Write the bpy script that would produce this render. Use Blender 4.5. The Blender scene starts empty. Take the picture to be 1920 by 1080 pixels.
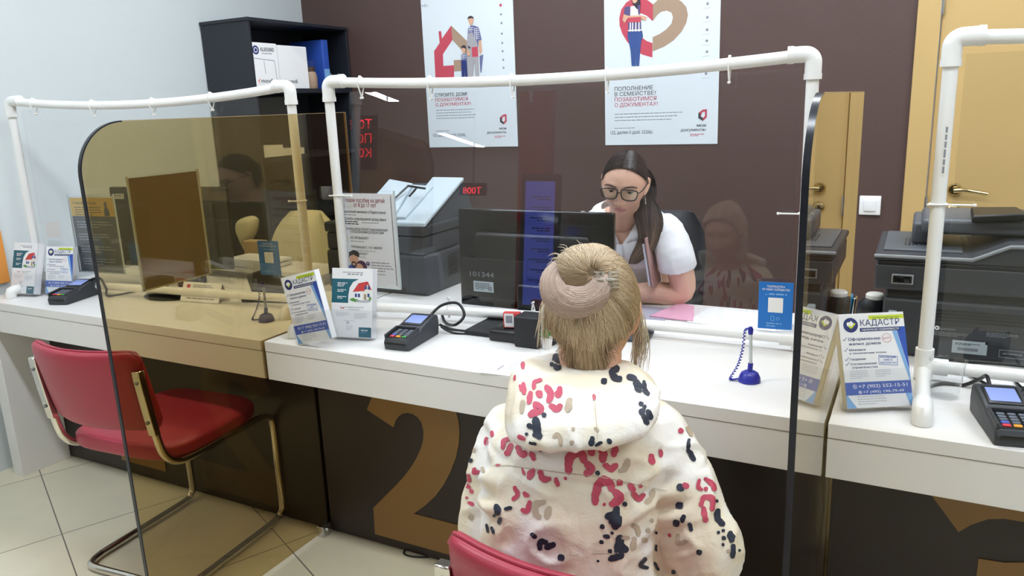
import bpy, bmesh, math, random
from mathutils import Vector, Matrix, Euler, noise
from mathutils.bvhtree import BVHTree

PI = math.pi
scene = bpy.context.scene
COL = scene.collection

# ------------------------------------------------------------------ camera
CAM_R = Vector((0.8795, 0.4742, -0.0378)); YAW, PITCH, ROLL = 0.49389, 0.23229, -0.038886
FPX = 1435.6
def cam_axes():
    cy, sy, cp, sp = math.cos(YAW), math.sin(YAW), math.cos(PITCH), math.sin(PITCH)
    f = Vector((-sy * cp, cy * cp, -sp)); r = Vector((cy, sy, 0)); u = r.cross(f)
    return r * math.cos(ROLL) + u * math.sin(ROLL), u * math.cos(ROLL) - r * math.sin(ROLL), f
CR, CU, CF = cam_axes()
CO = Vector((0, 0, 1.4119))
cam = bpy.data.cameras.new('camera'); camo = bpy.data.objects.new('camera', cam); COL.objects.link(camo)
camo.matrix_world = Matrix(((CR.x, CU.x, -CF.x, CO.x), (CR.y, CU.y, -CF.y, CO.y), (CR.z, CU.z, -CF.z, CO.z), (0, 0, 0, 1)))
cam.sensor_width = 36; cam.lens = 36 * FPX / 1920; cam.clip_start = 0.02
scene.camera = camo

# surveyed points: a sight line of the photograph met with a plane of the room
def sight(x, y): return CF + CR * ((x - 960) / FPX) - CU * ((y - 540) / FPX)
def onX(x, y, X): d = sight(x, y); return CO + d * (X / d.x)
def onY(x, y, Y): d = sight(x, y); return CO + d * (Y / d.y)
def onZ(x, y, Z): d = sight(x, y); return CO + d * ((Z - CO.z) / d.z)
def far(x, y, D): return CO + sight(x, y) * D

# ------------------------------------------------------------------ world, lights, exposure
w = bpy.data.worlds.new('hall'); scene.world = w; w.use_nodes = True
w.node_tree.nodes['Background'].inputs[0].default_value = (0.8, 0.9, 1.0, 1)
w.node_tree.nodes['Background'].inputs[1].default_value = 0.25
LAMP = 42.0                       # strength of the ceiling diffusers
CEIL = 2.95
# x, y, length in x, length in y, relative strength
LIGHTS = [(-1.9, 2.62, 1.2, .16, 1), (-.2, 2.62, 1.2, .16, 1), (1.3, 2.62, 1.2, .16, 1),
          (-2.3, .95, 1.2, .16, 1), (-.3, .95, 1.2, .16, 1), (1.6, .95, 1.2, .16, 1),
          (-2.2, -1.4, 1.2, .16, .4), (.6, -1.4, 1.2, .16, .4),
          (-5.45, -5.5, .16, 1.2, 1), (-6.18, -10.85, .16, 2.3, 1), (2.7, -3.6, .16, 1.2, .4), (2.7, -6.2, .16, 1.2, .4), (-4.1, -1.0, 1.2, .16, 1)]  # the last lamp is an added one, to brighten the floor at the left
scene.view_settings.view_transform = 'Standard'; scene.view_settings.look = 'None'
scene.view_settings.exposure = 0.08; scene.view_settings.gamma = 1.0
scene.view_settings.use_curve_mapping = False
scene.cycles.max_bounces = 14; scene.cycles.transparent_max_bounces = 24
scene.cycles.caustics_reflective = False; scene.cycles.caustics_refractive = False
scene.cycles.sample_clamp_indirect = 6

# ------------------------------------------------------------------ materials
def lin(c):
    if isinstance(c, str): c = [int(c[i:i + 2], 16) for i in (1, 3, 5)]
    return tuple(((v / 255) / 12.92 if v / 255 <= .04045 else ((v / 255 + .055) / 1.055) ** 2.4) for v in c)
MATS = {}
def mat(name, c, rough=.5, metal=0., spec=.5, var=0., vs=6., bump=0., bs=80., alpha=None, emit=0., coat=0.):
    if name in MATS: return MATS[name]
    m = bpy.data.materials.new(name); m.use_nodes = True; nt = m.node_tree; b = nt.nodes['Principled BSDF']
    col = lin(c); b.inputs['Base Color'].default_value = (*col, 1); b.inputs['Roughness'].default_value = rough
    b.inputs['Metallic'].default_value = metal; b.inputs['Specular IOR Level'].default_value = spec
    b.inputs['Coat Weight'].default_value = coat
    if emit: b.inputs['Emission Color'].default_value = (*col, 1); b.inputs['Emission Strength'].default_value = emit
    tc = nt.nodes.new('ShaderNodeTexCoord')
    if var:
        n = nt.nodes.new('ShaderNodeTexNoise'); n.inputs['Scale'].default_value = vs; n.inputs['Detail'].default_value = 4
        nt.links.new(tc.outputs['Object'], n.inputs['Vector'])
        mx = nt.nodes.new('ShaderNodeMix'); mx.data_type = 'RGBA'
        mx.inputs[6].default_value = (*[v * (1 - var) for v in col], 1); mx.inputs[7].default_value = (*[min(1, v * (1 + var)) for v in col], 1)
        nt.links.new(n.outputs['Fac'], mx.inputs[0]); nt.links.new(mx.outputs[2], b.inputs['Base Color'])
    if bump:
        n2 = nt.nodes.new('ShaderNodeTexNoise'); n2.inputs['Scale'].default_value = bs; n2.inputs['Detail'].default_value = 3
        nt.links.new(tc.outputs['Object'], n2.inputs['Vector'])
        bp = nt.nodes.new('ShaderNodeBump'); bp.inputs['Strength'].default_value = bump; bp.inputs['Distance'].default_value = .01
        nt.links.new(n2.outputs['Fac'], bp.inputs['Height']); nt.links.new(bp.outputs[0], b.inputs['Normal'])
    MATS[name] = m; return m
def glass(name, tint, ior=1.5, rough=0., gl=(1, 1, 1)):
    """thin sheet: tinted see-through plus mirror-like Fresnel reflection on each face"""
    m = bpy.data.materials.new(name); m.use_nodes = True; nt = m.node_tree; nt.nodes.clear()
    o = nt.nodes.new('ShaderNodeOutputMaterial'); t = nt.nodes.new('ShaderNodeBsdfTransparent'); g = nt.nodes.new('ShaderNodeBsdfGlossy')
    t.inputs[0].default_value = (*tint, 1); g.inputs['Roughness'].default_value = rough; g.inputs['Color'].default_value = (*gl, 1)
    fr = nt.nodes.new('ShaderNodeFresnel'); ge = nt.nodes.new('ShaderNodeNewGeometry'); mr = nt.nodes.new('ShaderNodeMapRange')
    mr.inputs[3].default_value = ior; mr.inputs[4].default_value = 1 / ior      # leaving the sheet: the same reflection as entering it
    nt.links.new(ge.outputs['Backfacing'], mr.inputs[0]); nt.links.new(mr.outputs[0], fr.inputs[0])
    mx = nt.nodes.new('ShaderNodeMixShader'); nt.links.new(fr.outputs[0], mx.inputs[0])
    nt.links.new(t.outputs[0], mx.inputs[1]); nt.links.new(g.outputs[0], mx.inputs[2]); nt.links.new(mx.outputs[0], o.inputs[0])
    MATS[name] = m; return m

# ------------------------------------------------------------------ mesh building
def rotm(rx=0, ry=0, rz=0): return Euler((rx, ry, rz)).to_matrix()
def frame_of(d, up=Vector((0, 0, 1))):
    d = Vector(d).normalized()
    if abs(d.dot(up)) > .98: up = Vector((0, 1, 0))
    x = up.cross(d).normalized(); y = d.cross(x)
    return x, y, d
def spline(pts, n=8, closed=False):
    P = [Vector(p) for p in pts]; out = []
    N = len(P); rng = range(N if closed else N - 1)
    for i in rng:
        if closed: p0, p1, p2, p3 = P[i - 1], P[i], P[(i + 1) % N], P[(i + 2) % N]
        else: p0, p1, p2, p3 = P[max(i - 1, 0)], P[i], P[i + 1], P[min(i + 2, N - 1)]
        for k in range(n):
            t = k / n
            out.append(.5 * ((2 * p1) + (p2 - p0) * t + (2 * p0 - 5 * p1 + 4 * p2 - p3) * t * t + (3 * p1 - p0 - 3 * p2 + p3) * t ** 3))
    if not closed: out.append(P[-1])
    return out
class MB:
    def __init__(s): s.v = []; s.f = []; s.m = []; s.mi = 0
    def add(s, vs, fs, mi=None):
        o = len(s.v); s.v += [tuple(v) for v in vs]; s.f += [tuple(i + o for i in f) for f in fs]; s.m += [s.mi if mi is None else mi] * len(fs); return s
    def box(s, c, size, rot=None, mi=None):
        c = Vector(c); h = Vector(size) / 2; R = rot or Matrix.Identity(3)
        vs = [c + R @ Vector((x * h.x, y * h.y, z * h.z)) for x in (-1, 1) for y in (-1, 1) for z in (-1, 1)]
        return s.add(vs, [(0, 1, 3, 2), (4, 6, 7, 5), (0, 4, 5, 1), (2, 3, 7, 6), (0, 2, 6, 4), (1, 5, 7, 3)], mi)
    def span(s, a, b, mi=None):
        a, b = Vector(a), Vector(b); return s.box((a + b) / 2, [abs(t) for t in (b - a)], None, mi)
    def rbox(s, c, size, r=.01, rot=None, seg=3, mi=None):
        bm = bmesh.new(); bmesh.ops.create_cube(bm, size=1)
        for v in bm.verts: v.co = Vector((v.co.x * size[0], v.co.y * size[1], v.co.z * size[2]))
        bmesh.ops.bevel(bm, geom=bm.edges[:], offset=min(r, min(size) * .49), segments=seg, affect='EDGES', profile=.5)
        R = rot or Matrix.Identity(3); c = Vector(c); bm.verts.index_update()
        s.add([c + R @ v.co for v in bm.verts], [[v.index for v in f.verts] for f in bm.faces], mi); bm.free(); return s
    def tube(s, path, r, n=12, caps=True, closed=False, mi=None, up=None, flat=1.0):
        P = [Vector(p) for p in path]; N = len(P); rs = r if isinstance(r, (list, tuple)) else [r] * N
        vs = []; px = None
        for i in range(N):
            if closed: d = P[(i + 1) % N] - P[i - 1]
            else: d = P[min(i + 1, N - 1)] - P[max(i - 1, 0)]
            if d.length < 1e-9: d = Vector((0, 0, 1))
            d.normalize()
            if px is None: x, y, _ = frame_of(d, up or Vector((0, 0, 1)))
            else:
                x = px - d * px.dot(d)
                x = x.normalized() if x.length > 1e-6 else frame_of(d)[0]
                y = d.cross(x)
            px = x
            vs += [P[i] + (x * math.cos(2 * PI * k / n) + y * math.sin(2 * PI * k / n) * flat) * rs[i] for k in range(n)]
        fs = []
        for i in range(N if closed else N - 1):
            a, b = i * n, ((i + 1) % N) * n
            fs += [(a + k, a + (k + 1) % n, b + (k + 1) % n, b + k) for k in range(n)]
        if caps and not closed: fs += [tuple(range(n))[::-1], tuple((N - 1) * n + k for k in range(n))]
        return s.add(vs, fs, mi)
    def cyl(s, a, b, r, r2=None, n=24, mi=None): return s.tube([a, b], [r, r if r2 is None else r2], n, mi=mi)
    def lathe(s, prof, c=(0, 0, 0), rot=None, n=32, mi=None, sy=1.):
        R = rot or Matrix.Identity(3); c = Vector(c); vs = []; fs = []
        for (r, z) in prof: vs += [c + R @ Vector((r * math.cos(2 * PI * k / n), sy * r * math.sin(2 * PI * k / n), z)) for k in range(n)]
        for i in range(len(prof) - 1):
            a, b = i * n, (i + 1) * n; fs += [(a + k, a + (k + 1) % n, b + (k + 1) % n, b + k) for k in range(n)]
        if prof[0][0] > 1e-6: fs.append(tuple(range(n))[::-1])
        if prof[-1][0] > 1e-6: fs.append(tuple((len(prof) - 1) * n + k for k in range(n)))
        return s.add(vs, fs, mi)
    def ell(s, c, rad, rot=None, nu=24, nv=14, mi=None):
        R = rot or Matrix.Identity(3); c = Vector(c)
        vs = [c + R @ Vector((0, 0, -rad[2]))]; fs = []
        for j in range(1, nv):
            t = -PI / 2 + PI * j / nv
            vs += [c + R @ Vector((rad[0] * math.cos(t) * math.cos(2 * PI * k / nu), rad[1] * math.cos(t) * math.sin(2 * PI * k / nu), rad[2] * math.sin(t))) for k in range(nu)]
        vs.append(c + R @ Vector((0, 0, rad[2]))); L = len(vs) - 1
        fs += [(0, 1 + (k + 1) % nu, 1 + k) for k in range(nu)]
        for j in range(nv - 2):
            a, b = 1 + j * nu, 1 + (j + 1) * nu; fs += [(a + k, a + (k + 1) % nu, b + (k + 1) % nu, b + k) for k in range(nu)]
        a = 1 + (nv - 2) * nu; fs += [(a + k, a + (k + 1) % nu, L) for k in range(nu)]
        return s.add(vs, fs, mi)
    def loft(s, rings, caps=True, mi=None):
        n = len(rings[0]); vs = [p for r in rings for p in r]; fs = []
        for i in range(len(rings) - 1):
            a, b = i * n, (i + 1) * n; fs += [(a + k, a + (k + 1) % n, b + (k + 1) % n, b + k) for k in range(n)]
        if caps: fs += [tuple(range(n))[::-1], tuple((len(rings) - 1) * n + k for k in range(n))]
        return s.add(vs, fs, mi)
    def prism(s, poly, O, U, V, t, mi=None):
        O, U, V = Vector(O), Vector(U), Vector(V); N = U.cross(V).normalized()
        n = len(poly); A = [O + U * p[0] + V * p[1] for p in poly]; B = [a + N * t for a in A]
        return s.add(A + B, [tuple(range(n))[::-1], tuple(range(n, 2 * n))] + [(k, (k + 1) % n, n + (k + 1) % n, n + k) for k in range(n)], mi)
    def build(s, name, mats, parent=None, smooth=40, bevel=0., bseg=2):
        me = bpy.data.meshes.new(name); me.from_pydata(s.v, [], s.f)
        mats = mats if isinstance(mats, (list, tuple)) else [mats]
        for m in mats: me.materials.append(m)
        if len(mats) > 1: me.polygons.foreach_set('material_index', s.m)
        bm = bmesh.new(); bm.from_mesh(me); bmesh.ops.recalc_face_normals(bm, faces=bm.faces[:]); bm.to_mesh(me); bm.free()
        if smooth: me.shade_smooth() if hasattr(me, 'shade_smooth') else None; me.set_sharp_from_angle(angle=math.radians(smooth))
        me.update(); return link(name, me, parent, bevel, bseg)
def link(name, me, parent=None, bevel=0., bseg=2):
    o = bpy.data.objects.new(name, me); COL.objects.link(o)
    if bevel:
        b = o.modifiers.new('bevel', 'BEVEL'); b.width = bevel; b.segments = bseg; b.limit_method = 'ANGLE'; b.angle_limit = math.radians(40)
    if parent: adopt(o, parent)
    return o
def adopt(o, parent):
    o.parent = parent
    o.matrix_parent_inverse = (Matrix.Translation(parent.location) @ parent.rotation_euler.to_matrix().to_4x4()).inverted()
def tag(o, label, cat, group=None, kind=None):
    o['label'] = label; o['category'] = cat
    if group: o['group'] = group
    if kind: o['kind'] = kind
    return o
def thing(name, label, cat, loc=(0, 0, 0), group=None):
    o = bpy.data.objects.new(name, None); COL.objects.link(o); o.location = loc; o.empty_display_size = .05
    return tag(o, label, cat, group)
def structure(o): o['kind'] = 'structure'; return o

# ------------------------------------------------------------------ printed sheets: paper, graphics and lettering in one mesh
_tc = {}
def glyphs(s, bold):
    """letter outlines of a line of text, filled: each outer loop with the holes inside it"""
    if s in _tc: return _tc[s]
    from mathutils.geometry import tessellate_polygon
    c = bpy.data.curves.new('t', 'FONT'); c.body = s; c.size = 1; c.resolution_u = 3; c.fill_mode = 'NONE'
    o = bpy.data.objects.new('t', c); COL.objects.link(o); bpy.context.view_layer.update()
    me = bpy.data.meshes.new_from_object(o.evaluated_get(bpy.context.evaluated_depsgraph_get()))
    P = [(v.co.x, v.co.y) for v in me.vertices]; nb = {}
    for e in me.edges:
        a, b = e.vertices; nb.setdefault(a, []).append(b); nb.setdefault(b, []).append(a)
    bpy.data.objects.remove(o); bpy.data.curves.remove(c); bpy.data.meshes.remove(me)
    seen = set(); loops = []
    for st in sorted(nb):
        if st in seen: continue
        L = [st]; seen.add(st); nx = [q for q in nb[st] if q == st + 1] or nb[st]; cur = nx[0]
        while cur not in seen:
            L.append(cur); seen.add(cur); n_ = [q for q in nb[cur] if q not in seen]
            if not n_: break
            cur = n_[0]
        Q = [P[k] for k in L]; Q = [q for k, q in enumerate(Q) if (q[0] - Q[k - 1][0]) ** 2 + (q[1] - Q[k - 1][1]) ** 2 > 1e-10]
        if len(Q) > 2: loops.append((Q, sum(Q[k - 1][0] * Q[k][1] - Q[k][0] * Q[k - 1][1] for k in range(len(Q))) / 2))
    def inside(p, Q):
        r = False
        for k in range(len(Q)):
            (x0, y0), (x1, y1) = Q[k - 1], Q[k]
            if (y0 > p[1]) != (y1 > p[1]) and p[0] < (x1 - x0) * (p[1] - y0) / (y1 - y0) + x0: r = not r
        return r
    cont = lambda Q, K: Q is not K and sum(inside(q, K) for q in Q) > .9 * len(Q)
    outs = []; holes = []
    for Q, a in loops:
        host = [l for l in loops if cont(Q, l[0])]
        (holes if len(host) % 2 and a * min(host, key=lambda l: abs(l[1]))[1] < 0 else outs).append((Q, a, []))
    for Q, a, _ in holes:
        host = [k for k in outs if cont(Q, k[0])]
        if host: min(host, key=lambda k: abs(k[1]))[2].append(Q)
    vs, fs = [], []
    for Q, a, H_ in outs:
        pl = [[Vector((x, y, 0)) for x, y in q] for q in [Q] + H_]; o0 = len(vs); vs += [(p.x, p.y) for q in pl for p in q]; fs += [tuple(t + o0 for t in tri) for tri in tessellate_polygon(pl)]
    _tc[s] = (vs, fs); return _tc[s]
class Sheet:
    """u to the right, v up, in metres from the lower left corner"""
    def __init__(s, O, U, V, w, h, paper, t=.0006, eps=.0003, back=None):
        s.O, s.U, s.V = Vector(O), Vector(U).normalized(), Vector(V).normalized(); s.N = s.U.cross(s.V)
        s.w, s.h, s.eps = w, h, eps; s.mats = [paper]; s.b = MB(); s.lay = 1
        s.b.box(s.O + s.U * w / 2 + s.V * h / 2 - s.N * t / 2, (w, h, t), Matrix((s.U, s.V, s.N)).transposed(), 0)
    def mi(s, m):
        if m not in s.mats: s.mats.append(m)
        return s.mats.index(m)
    def P(s, u, v, lay): return s.O + s.U * u + s.V * v + s.N * (s.eps * lay)
    def poly(s, pts, m, lay=1):
        # concave outlines are split into triangles
        from mathutils.geometry import tessellate_polygon
        tr = tessellate_polygon([[Vector((p[0], p[1], 0)) for p in pts]])
        s.b.add([s.P(p[0], p[1], lay) for p in pts], [tuple(t) for t in tr], s.mi(m))
    def rect(s, u0, v0, u1, v1, m, lay=1): s.poly([(u0, v0), (u1, v0), (u1, v1), (u0, v1)], m, lay)
    def disc(s, u, v, r, m, lay=1, n=28, r2=None): s.poly([(u + r * math.cos(2 * PI * k / n), v + (r2 or r) * math.sin(2 * PI * k / n)) for k in range(n)], m, lay)
    def ring(s, u, v, r, w, m, lay=1, a0=0, a1=2 * PI, n=28):
        A = [a0 + (a1 - a0) * k / n for k in range(n + 1)]
        s.b.add([s.P(u + q * math.cos(a), v + q * math.sin(a), lay) for a in A for q in (r - w, r)], [(2 * k, 2 * k + 1, 2 * k + 3, 2 * k + 2) for k in range(n)], s.mi(m))
    def line(s, pts, wd, m, lay=1):
        for (a, b) in zip(pts[:-1], pts[1:]):
            d = Vector((b[0] - a[0], b[1] - a[1])); n = Vector((-d.y, d.x)).normalized() * wd / 2
            s.poly([(a[0] - n.x, a[1] - n.y), (b[0] - n.x, b[1] - n.y), (b[0] + n.x, b[1] + n.y), (a[0] + n.x, a[1] + n.y)], m, lay)
    def text(s, t, u, v, h, m, bold=0., lay=2, align='l', width=None, rot=0.):
        vs, fs = glyphs(t, bold); k = h / .72
        x0 = min(p[0] for p in vs); x1 = max(p[0] for p in vs); kx = k if width is None else width / (x1 - x0)
        off = {'l': -x0, 'c': -(x0 + x1) / 2, 'r': -x1}[align]; c, sn = math.cos(rot), math.sin(rot)
        q = [((p[0] + off) * kx, p[1] * k) for p in vs]
        for sh in ((0.,) if bold <= .005 else (-.5, 0., .5)):     # heavier strokes: the letters struck again a hair to each side
            s.b.add([s.P(u + (a + sh * bold * k * 2) * c - b * sn, v + (a + sh * bold * k * 2) * sn + b * c, lay + sh * .3) for a, b in q], fs, s.mi(m))
    def lines(s, u, v, w, h, n, m, gap=2., seed=1, lay=1, last=.6):
        """paragraphs too small to read: word-long dashes"""
        R = random.Random(seed)
        for i in range(n):
            y = v - i * h * gap; x = u; end = u + w * (last if i == n - 1 else R.uniform(.85, 1))
            while x < end - h:
                L = min(h * R.uniform(2.5, 7), end - x); s.rect(x, y, x + L, y + h, m, lay); x += L + h * .8
    def build(s, name, parent=None): return s.b.build(name, s.mats, parent, smooth=0)
# ------------------------------------------------------------------ palette
M = lambda n: MATS[n]
mat('wall_white', '#d3dadb', .6, var=.03, vs=1.2, bump=.05, bs=140)
mat('wall_brown', '#523e39', .55, var=.05, vs=1.5, bump=.06, bs=160)
mat('hall_wall', '#dcd8d0', .6, var=.03)
mat('ceiling_white', '#e6e8e6', .7)
mat('counter_white', '#e9e7e5', .32, var=.015, vs=3)
mat('panel_dark', '#271c1a', .42, var=.12, vs=5)
mat('gold', '#8a6634', .4, var=.06, vs=7)
mat('pvc', '#f0f0ee', .3, var=.01)
mat('tie', '#f3f3f1', .45)
mat('black', '#121214', .35, var=.1)
mat('black_gloss', '#08090c', .1)
mat('black_matte', '#1b1b1e', .6, var=.1, vs=30)
mat('charcoal', '#34373c', .5, var=.06, vs=12, bump=.05, bs=400)
mat('charcoal_light', '#565a5f', .45, var=.05)
mat('grey', '#8b8f93', .45, var=.04)
mat('pale_grey', '#b9c6cc', .4, var=.04)
mat('steel', '#c8c8c8', .16, metal=1.)
mat('chrome', '#d8d4cc', .1, metal=1.)
mat('brass', '#c9b88c', .14, metal=1.)
mat('edge_trim', '#20232c', .25)
mat('red_vinyl', '#a62f45', .38, var=.06, vs=9, bump=.05, bs=260)
mat('paper', '#eeeff2', .6)
mat('paper_cream', '#e9e6dc', .65)
mat('ink', '#2b2b33', .6); mat('ink_soft', '#8a8d96', .6); mat('ink_pale', '#b4b8c2', .6)
mat('navy', '#23306e', .5); mat('blue', '#2f55b4', .5); mat('sky_blue', '#7fb0e2', .5); mat('violet_blue', '#4664b8', .5)
mat('plaque_blue', '#1571c4', .35); mat('teal', '#1d6172', .5); mat('lime', '#c9d62e', .5)
mat('print_red', '#c4485a', .5); mat('print_tan', '#a98f78', .5); mat('brick', '#c9403f', .5)
mat('skin_print', '#d9a98c', .6); mat('denim', '#33508e', .6); mat('orange', '#e8683a', .5); mat('green', '#5c9a4a', .6)
mat('white', '#f4f4f4', .5); mat('yellow', '#e2b638', .5); mat('slate', '#3c4148', .5); mat('pink', '#e2a5c0', .6)
mat('wood', '#c6a76e', .42, var=.05, vs=2.5)
mat('wood_edge', '#7a5c30', .5)
mat('cabinet_black', '#1d212a', .5, var=.08, vs=6)
mat('cream_leather', '#d8cfae', .5, var=.04, bump=.05, bs=180)
mat('acrylic_edge', '#cfd8da', .2)
glass('acrylic', (.97, .975, .98), 1.49)
glass('acrylic_thin', (.985, .988, .99), 1.38)
glass('bronze_glass', (.775, .69, .495), 1.55)
glass('cup_plastic', (.965, .97, .975), 1.35)
# floor: square tiles laid on the diagonal
fm = bpy.data.materials.new('floor_tile'); fm.use_nodes = True; nt = fm.node_tree; b = nt.nodes['Principled BSDF']
tc = nt.nodes.new('ShaderNodeTexCoord'); mp = nt.nodes.new('ShaderNodeMapping'); br = nt.nodes.new('ShaderNodeTexBrick')
TILE_ROT, TILE_SIZE, TILE_OFF = 0.0, .45, (0, 0)
mp.inputs['Rotation'].default_value = (0, 0, math.radians(25)); mp.inputs['Location'].default_value = (2.939, -.1617, 0)
nt.links.new(tc.outputs['Object'], mp.inputs['Vector']); nt.links.new(mp.outputs[0], br.inputs['Vector'])
br.offset = 0; br.squash = 1
for k, v in dict(Scale=1., **{'Mortar Size': .0022, 'Mortar Smooth': .1, 'Brick Width': .59, 'Row Height': .59, 'Bias': 0.}).items(): br.inputs[k].default_value = v
br.inputs['Color1'].default_value = (*lin('#ddd6be'), 1); br.inputs['Color2'].default_value = (*lin('#d8d2bb'), 1); br.inputs['Mortar'].default_value = (*lin('#6a655c'), 1)
nz = nt.nodes.new('ShaderNodeTexNoise'); nz.inputs['Scale'].default_value = 9; nz.inputs['Detail'].default_value = 5
nt.links.new(tc.outputs['Object'], nz.inputs['Vector'])
rp = nt.nodes.new('ShaderNodeMapRange'); rp.inputs[3].default_value = .92; rp.inputs[4].default_value = 1.06
nt.links.new(nz.outputs['Fac'], rp.inputs[0])
mx = nt.nodes.new('ShaderNodeMix'); mx.data_type = 'RGBA'; mx.blend_type = 'MULTIPLY'; mx.inputs[0].default_value = 1
cm = nt.nodes.new('ShaderNodeCombineColor')
for i in range(3): nt.links.new(rp.outputs[0], cm.inputs[i])
nt.links.new(br.outputs['Color'], mx.inputs[6]); nt.links.new(cm.outputs[0], mx.inputs[7]); nt.links.new(mx.outputs[2], b.inputs['Base Color'])
b.inputs['Roughness'].default_value = .3
MATS['floor_tile'] = fm

# ------------------------------------------------------------------ the room
YW, XL, XR, YB, XH = 3.684, -3.33, 3.2, -13.0, -8.0
structure(MB().span((XH - .1, YB - .1, -.06), (XR + .1, YW + .1, 0)).build('floor', M('floor_tile'), smooth=0))
structure(MB().span((XH - .1, YB - .1, CEIL), (XR + .1, YW + .1, CEIL + .06)).build('ceiling', M('ceiling_white'), smooth=0))
structure(MB().span((XL - .1, .3, 0), (XL, YW + .1, CEIL)).build('wall_left', M('wall_white'), smooth=0))
structure(MB().span((XH - .1, .3, 0), (XL - .1, .4, CEIL)).build('wall_hall', M('hall_wall'), smooth=0))
structure(MB().span((XH - .1, YB - .1, 0), (XH, .4, CEIL)).build('wall_far', M('hall_wall'), smooth=0))
structure(MB().span((XR, YB - .1, 0), (XR + .1, YW + .1, CEIL)).build('wall_right', M('hall_wall'), smooth=0))
structure(MB().span((XH - .1, YB - .1, 0), (XR + .1, YB, CEIL)).build('wall_front', M('hall_wall'), smooth=0))
DX0, DX1, DZ = -.062, .93, 2.1
wb = MB(); wb.span((XL, YW, 0), (DX0, YW + .1, CEIL)); wb.span((DX1, YW, 0), (XR, YW + .1, CEIL)); wb.span((DX0, YW, DZ), (DX1, YW + .1, CEIL))
structure(wb.build('wall_back', M('wall_brown'), smooth=0))
# the wooden door behind the counter
dr = bpy.data.objects.new('door_1', None); COL.objects.link(dr); dr.location = (.44, YW, 0); structure(dr)
jb = MB(); jb.span((DX0, YW - .018, 0), (DX0 + .085, YW + .1, DZ)); jb.span((DX1 - .085, YW - .018, 0), (DX1, YW + .1, DZ)); jb.span((DX0, YW - .018, DZ - .085), (DX1, YW + .1, DZ))
jb.build('door_frame', M('wood'), dr, bevel=.003)
dl = MB().span((DX0 + .089, YW - .002, .008), (DX1 - .089, YW + .04, DZ - .089)).build('door_leaf', M('wood'), dr, bevel=.003)
hg = MB()
for z in (.3, .93, 1.75): hg.cyl((DX0 + .088, YW - .012, z - .045), (DX0 + .088, YW - .012, z + .045), .008)
hg.build('door_hinge', M('steel'), dr)
hx, hz = .128, 1.007
h = MB(); h.lathe([(.0, .012), (.02, .012), (.026, .006), (.027, 0)], (hx, YW - .002, hz), rotm(PI / 2)); h.cyl((hx, YW, hz), (hx, YW - .05, hz), .009)
h.tube(spline([(hx - .004, YW - .05, hz), (hx + .03, YW - .052, hz + .002), (hx + .07, YW - .05, hz - .004), (hx + .115, YW - .044, hz - .012)]), [.0105] * 8 + [.0095] * 8 + [.0085] * 9, 12)
h.build('door_handle', M('brass'), dl)
e = MB().lathe([(.0, .008), (.02, .008), (.025, .004), (.026, 0)], (hx, YW - .002, hz - .088), rotm(PI / 2)); e.build('keyhole_plate', M('brass'), dl)
k = MB(); k.cyl((hx, YW - .009, hz - .084), (hx, YW - .0115, hz - .084), .006); k.box((hx, YW - .0105, hz - .095), (.006, .002, .016)); k.build('keyhole', M('black'), dl)
# white rocker switch
s = thing('light_switch', 'white square light switch on the brown wall beside the wooden door', 'light switch', (-.188, YW, .933))
MB().rbox((-.188, YW - .005, .933), (.086, .01, .084), .004).build('switch_plate', M('white'), s)
MB().rbox((-.188, YW - .012, .933), (.05, .01, .05), .003, rotm(.06)).build('rocker', M('white'), s)
# ceiling lights (overhead, seen only as gleams in the panes; the last one added for the left floor)
lampm = {k: mat('lamp_glow_%d' % (k * 10), '#eef6ff', emit=LAMP * k) for k in (1, .4)}
for i, (x, y, lx, ly, lk) in enumerate(LIGHTS):
    a = thing('ceiling_light', 'long white fluorescent ceiling light in the service hall', 'ceiling light', (x, y, CEIL), 'ceiling lights of the hall')
    MB().box((x, y, CEIL - .03), (lx + .06, ly + .06, .06)).build('lamp_body', M('white'), a, smooth=0)
    MB().box((x, y, CEIL - .064), (lx, ly, .008)).build('diffuser', lampm[lk], a, smooth=0)

# ------------------------------------------------------------------ the three service counters
H = .75; YF, YP, YBK = 1.60, 1.805, 2.45
def counter(x0, x1, label, slab=False):
    c = thing('service_counter', label, 'counter', ((x0 + x1) / 2, YF, 0), 'white service counters in a row')
    MB().span((x0, YF, H - .032), (x1, YBK, H)).build('worktop', M('counter_white'), c, bevel=.0015)
    MB().span((x0, YF + .0015, .628), (x1, YF + .02, H - .0335)).build('apron', M('counter_white'), c, bevel=.0012)
    MB().span((x0 + .012, YF + .02, .628), (x1 - .012, YP - .001, .646)).build('apron_floor', M('counter_white'), c, bevel=.001)
    MB().span((x0, YP, .006), (x1, YP + .02, H - .033)).build('front_panel', M('panel_dark'), c, bevel=.001)
    if slab: MB().span((x0, YF + .0005, 0), (x0 + .065, YP - .001, .6275)).build('side_panel', M('counter_white'), c, bevel=.0015)
    MB().span((x0, YP + .021, .0), (x0 + .02, YBK - .01, H - .033)).build('rear_support', M('counter_white'), c)
    return c
XP1, XP2 = -1.728, -.139
ctr1 = counter(-3.253, XP1 - .0075, 'white counter at the left with the empty red chair', True)
ctr2 = counter(XP1 + .0075, XP2 - .0075, 'white middle counter with the golden number 2 on its dark front')
ctr3 = counter(XP2 + .0075, 1.45, 'white counter at the right edge with the golden number 3')
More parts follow.
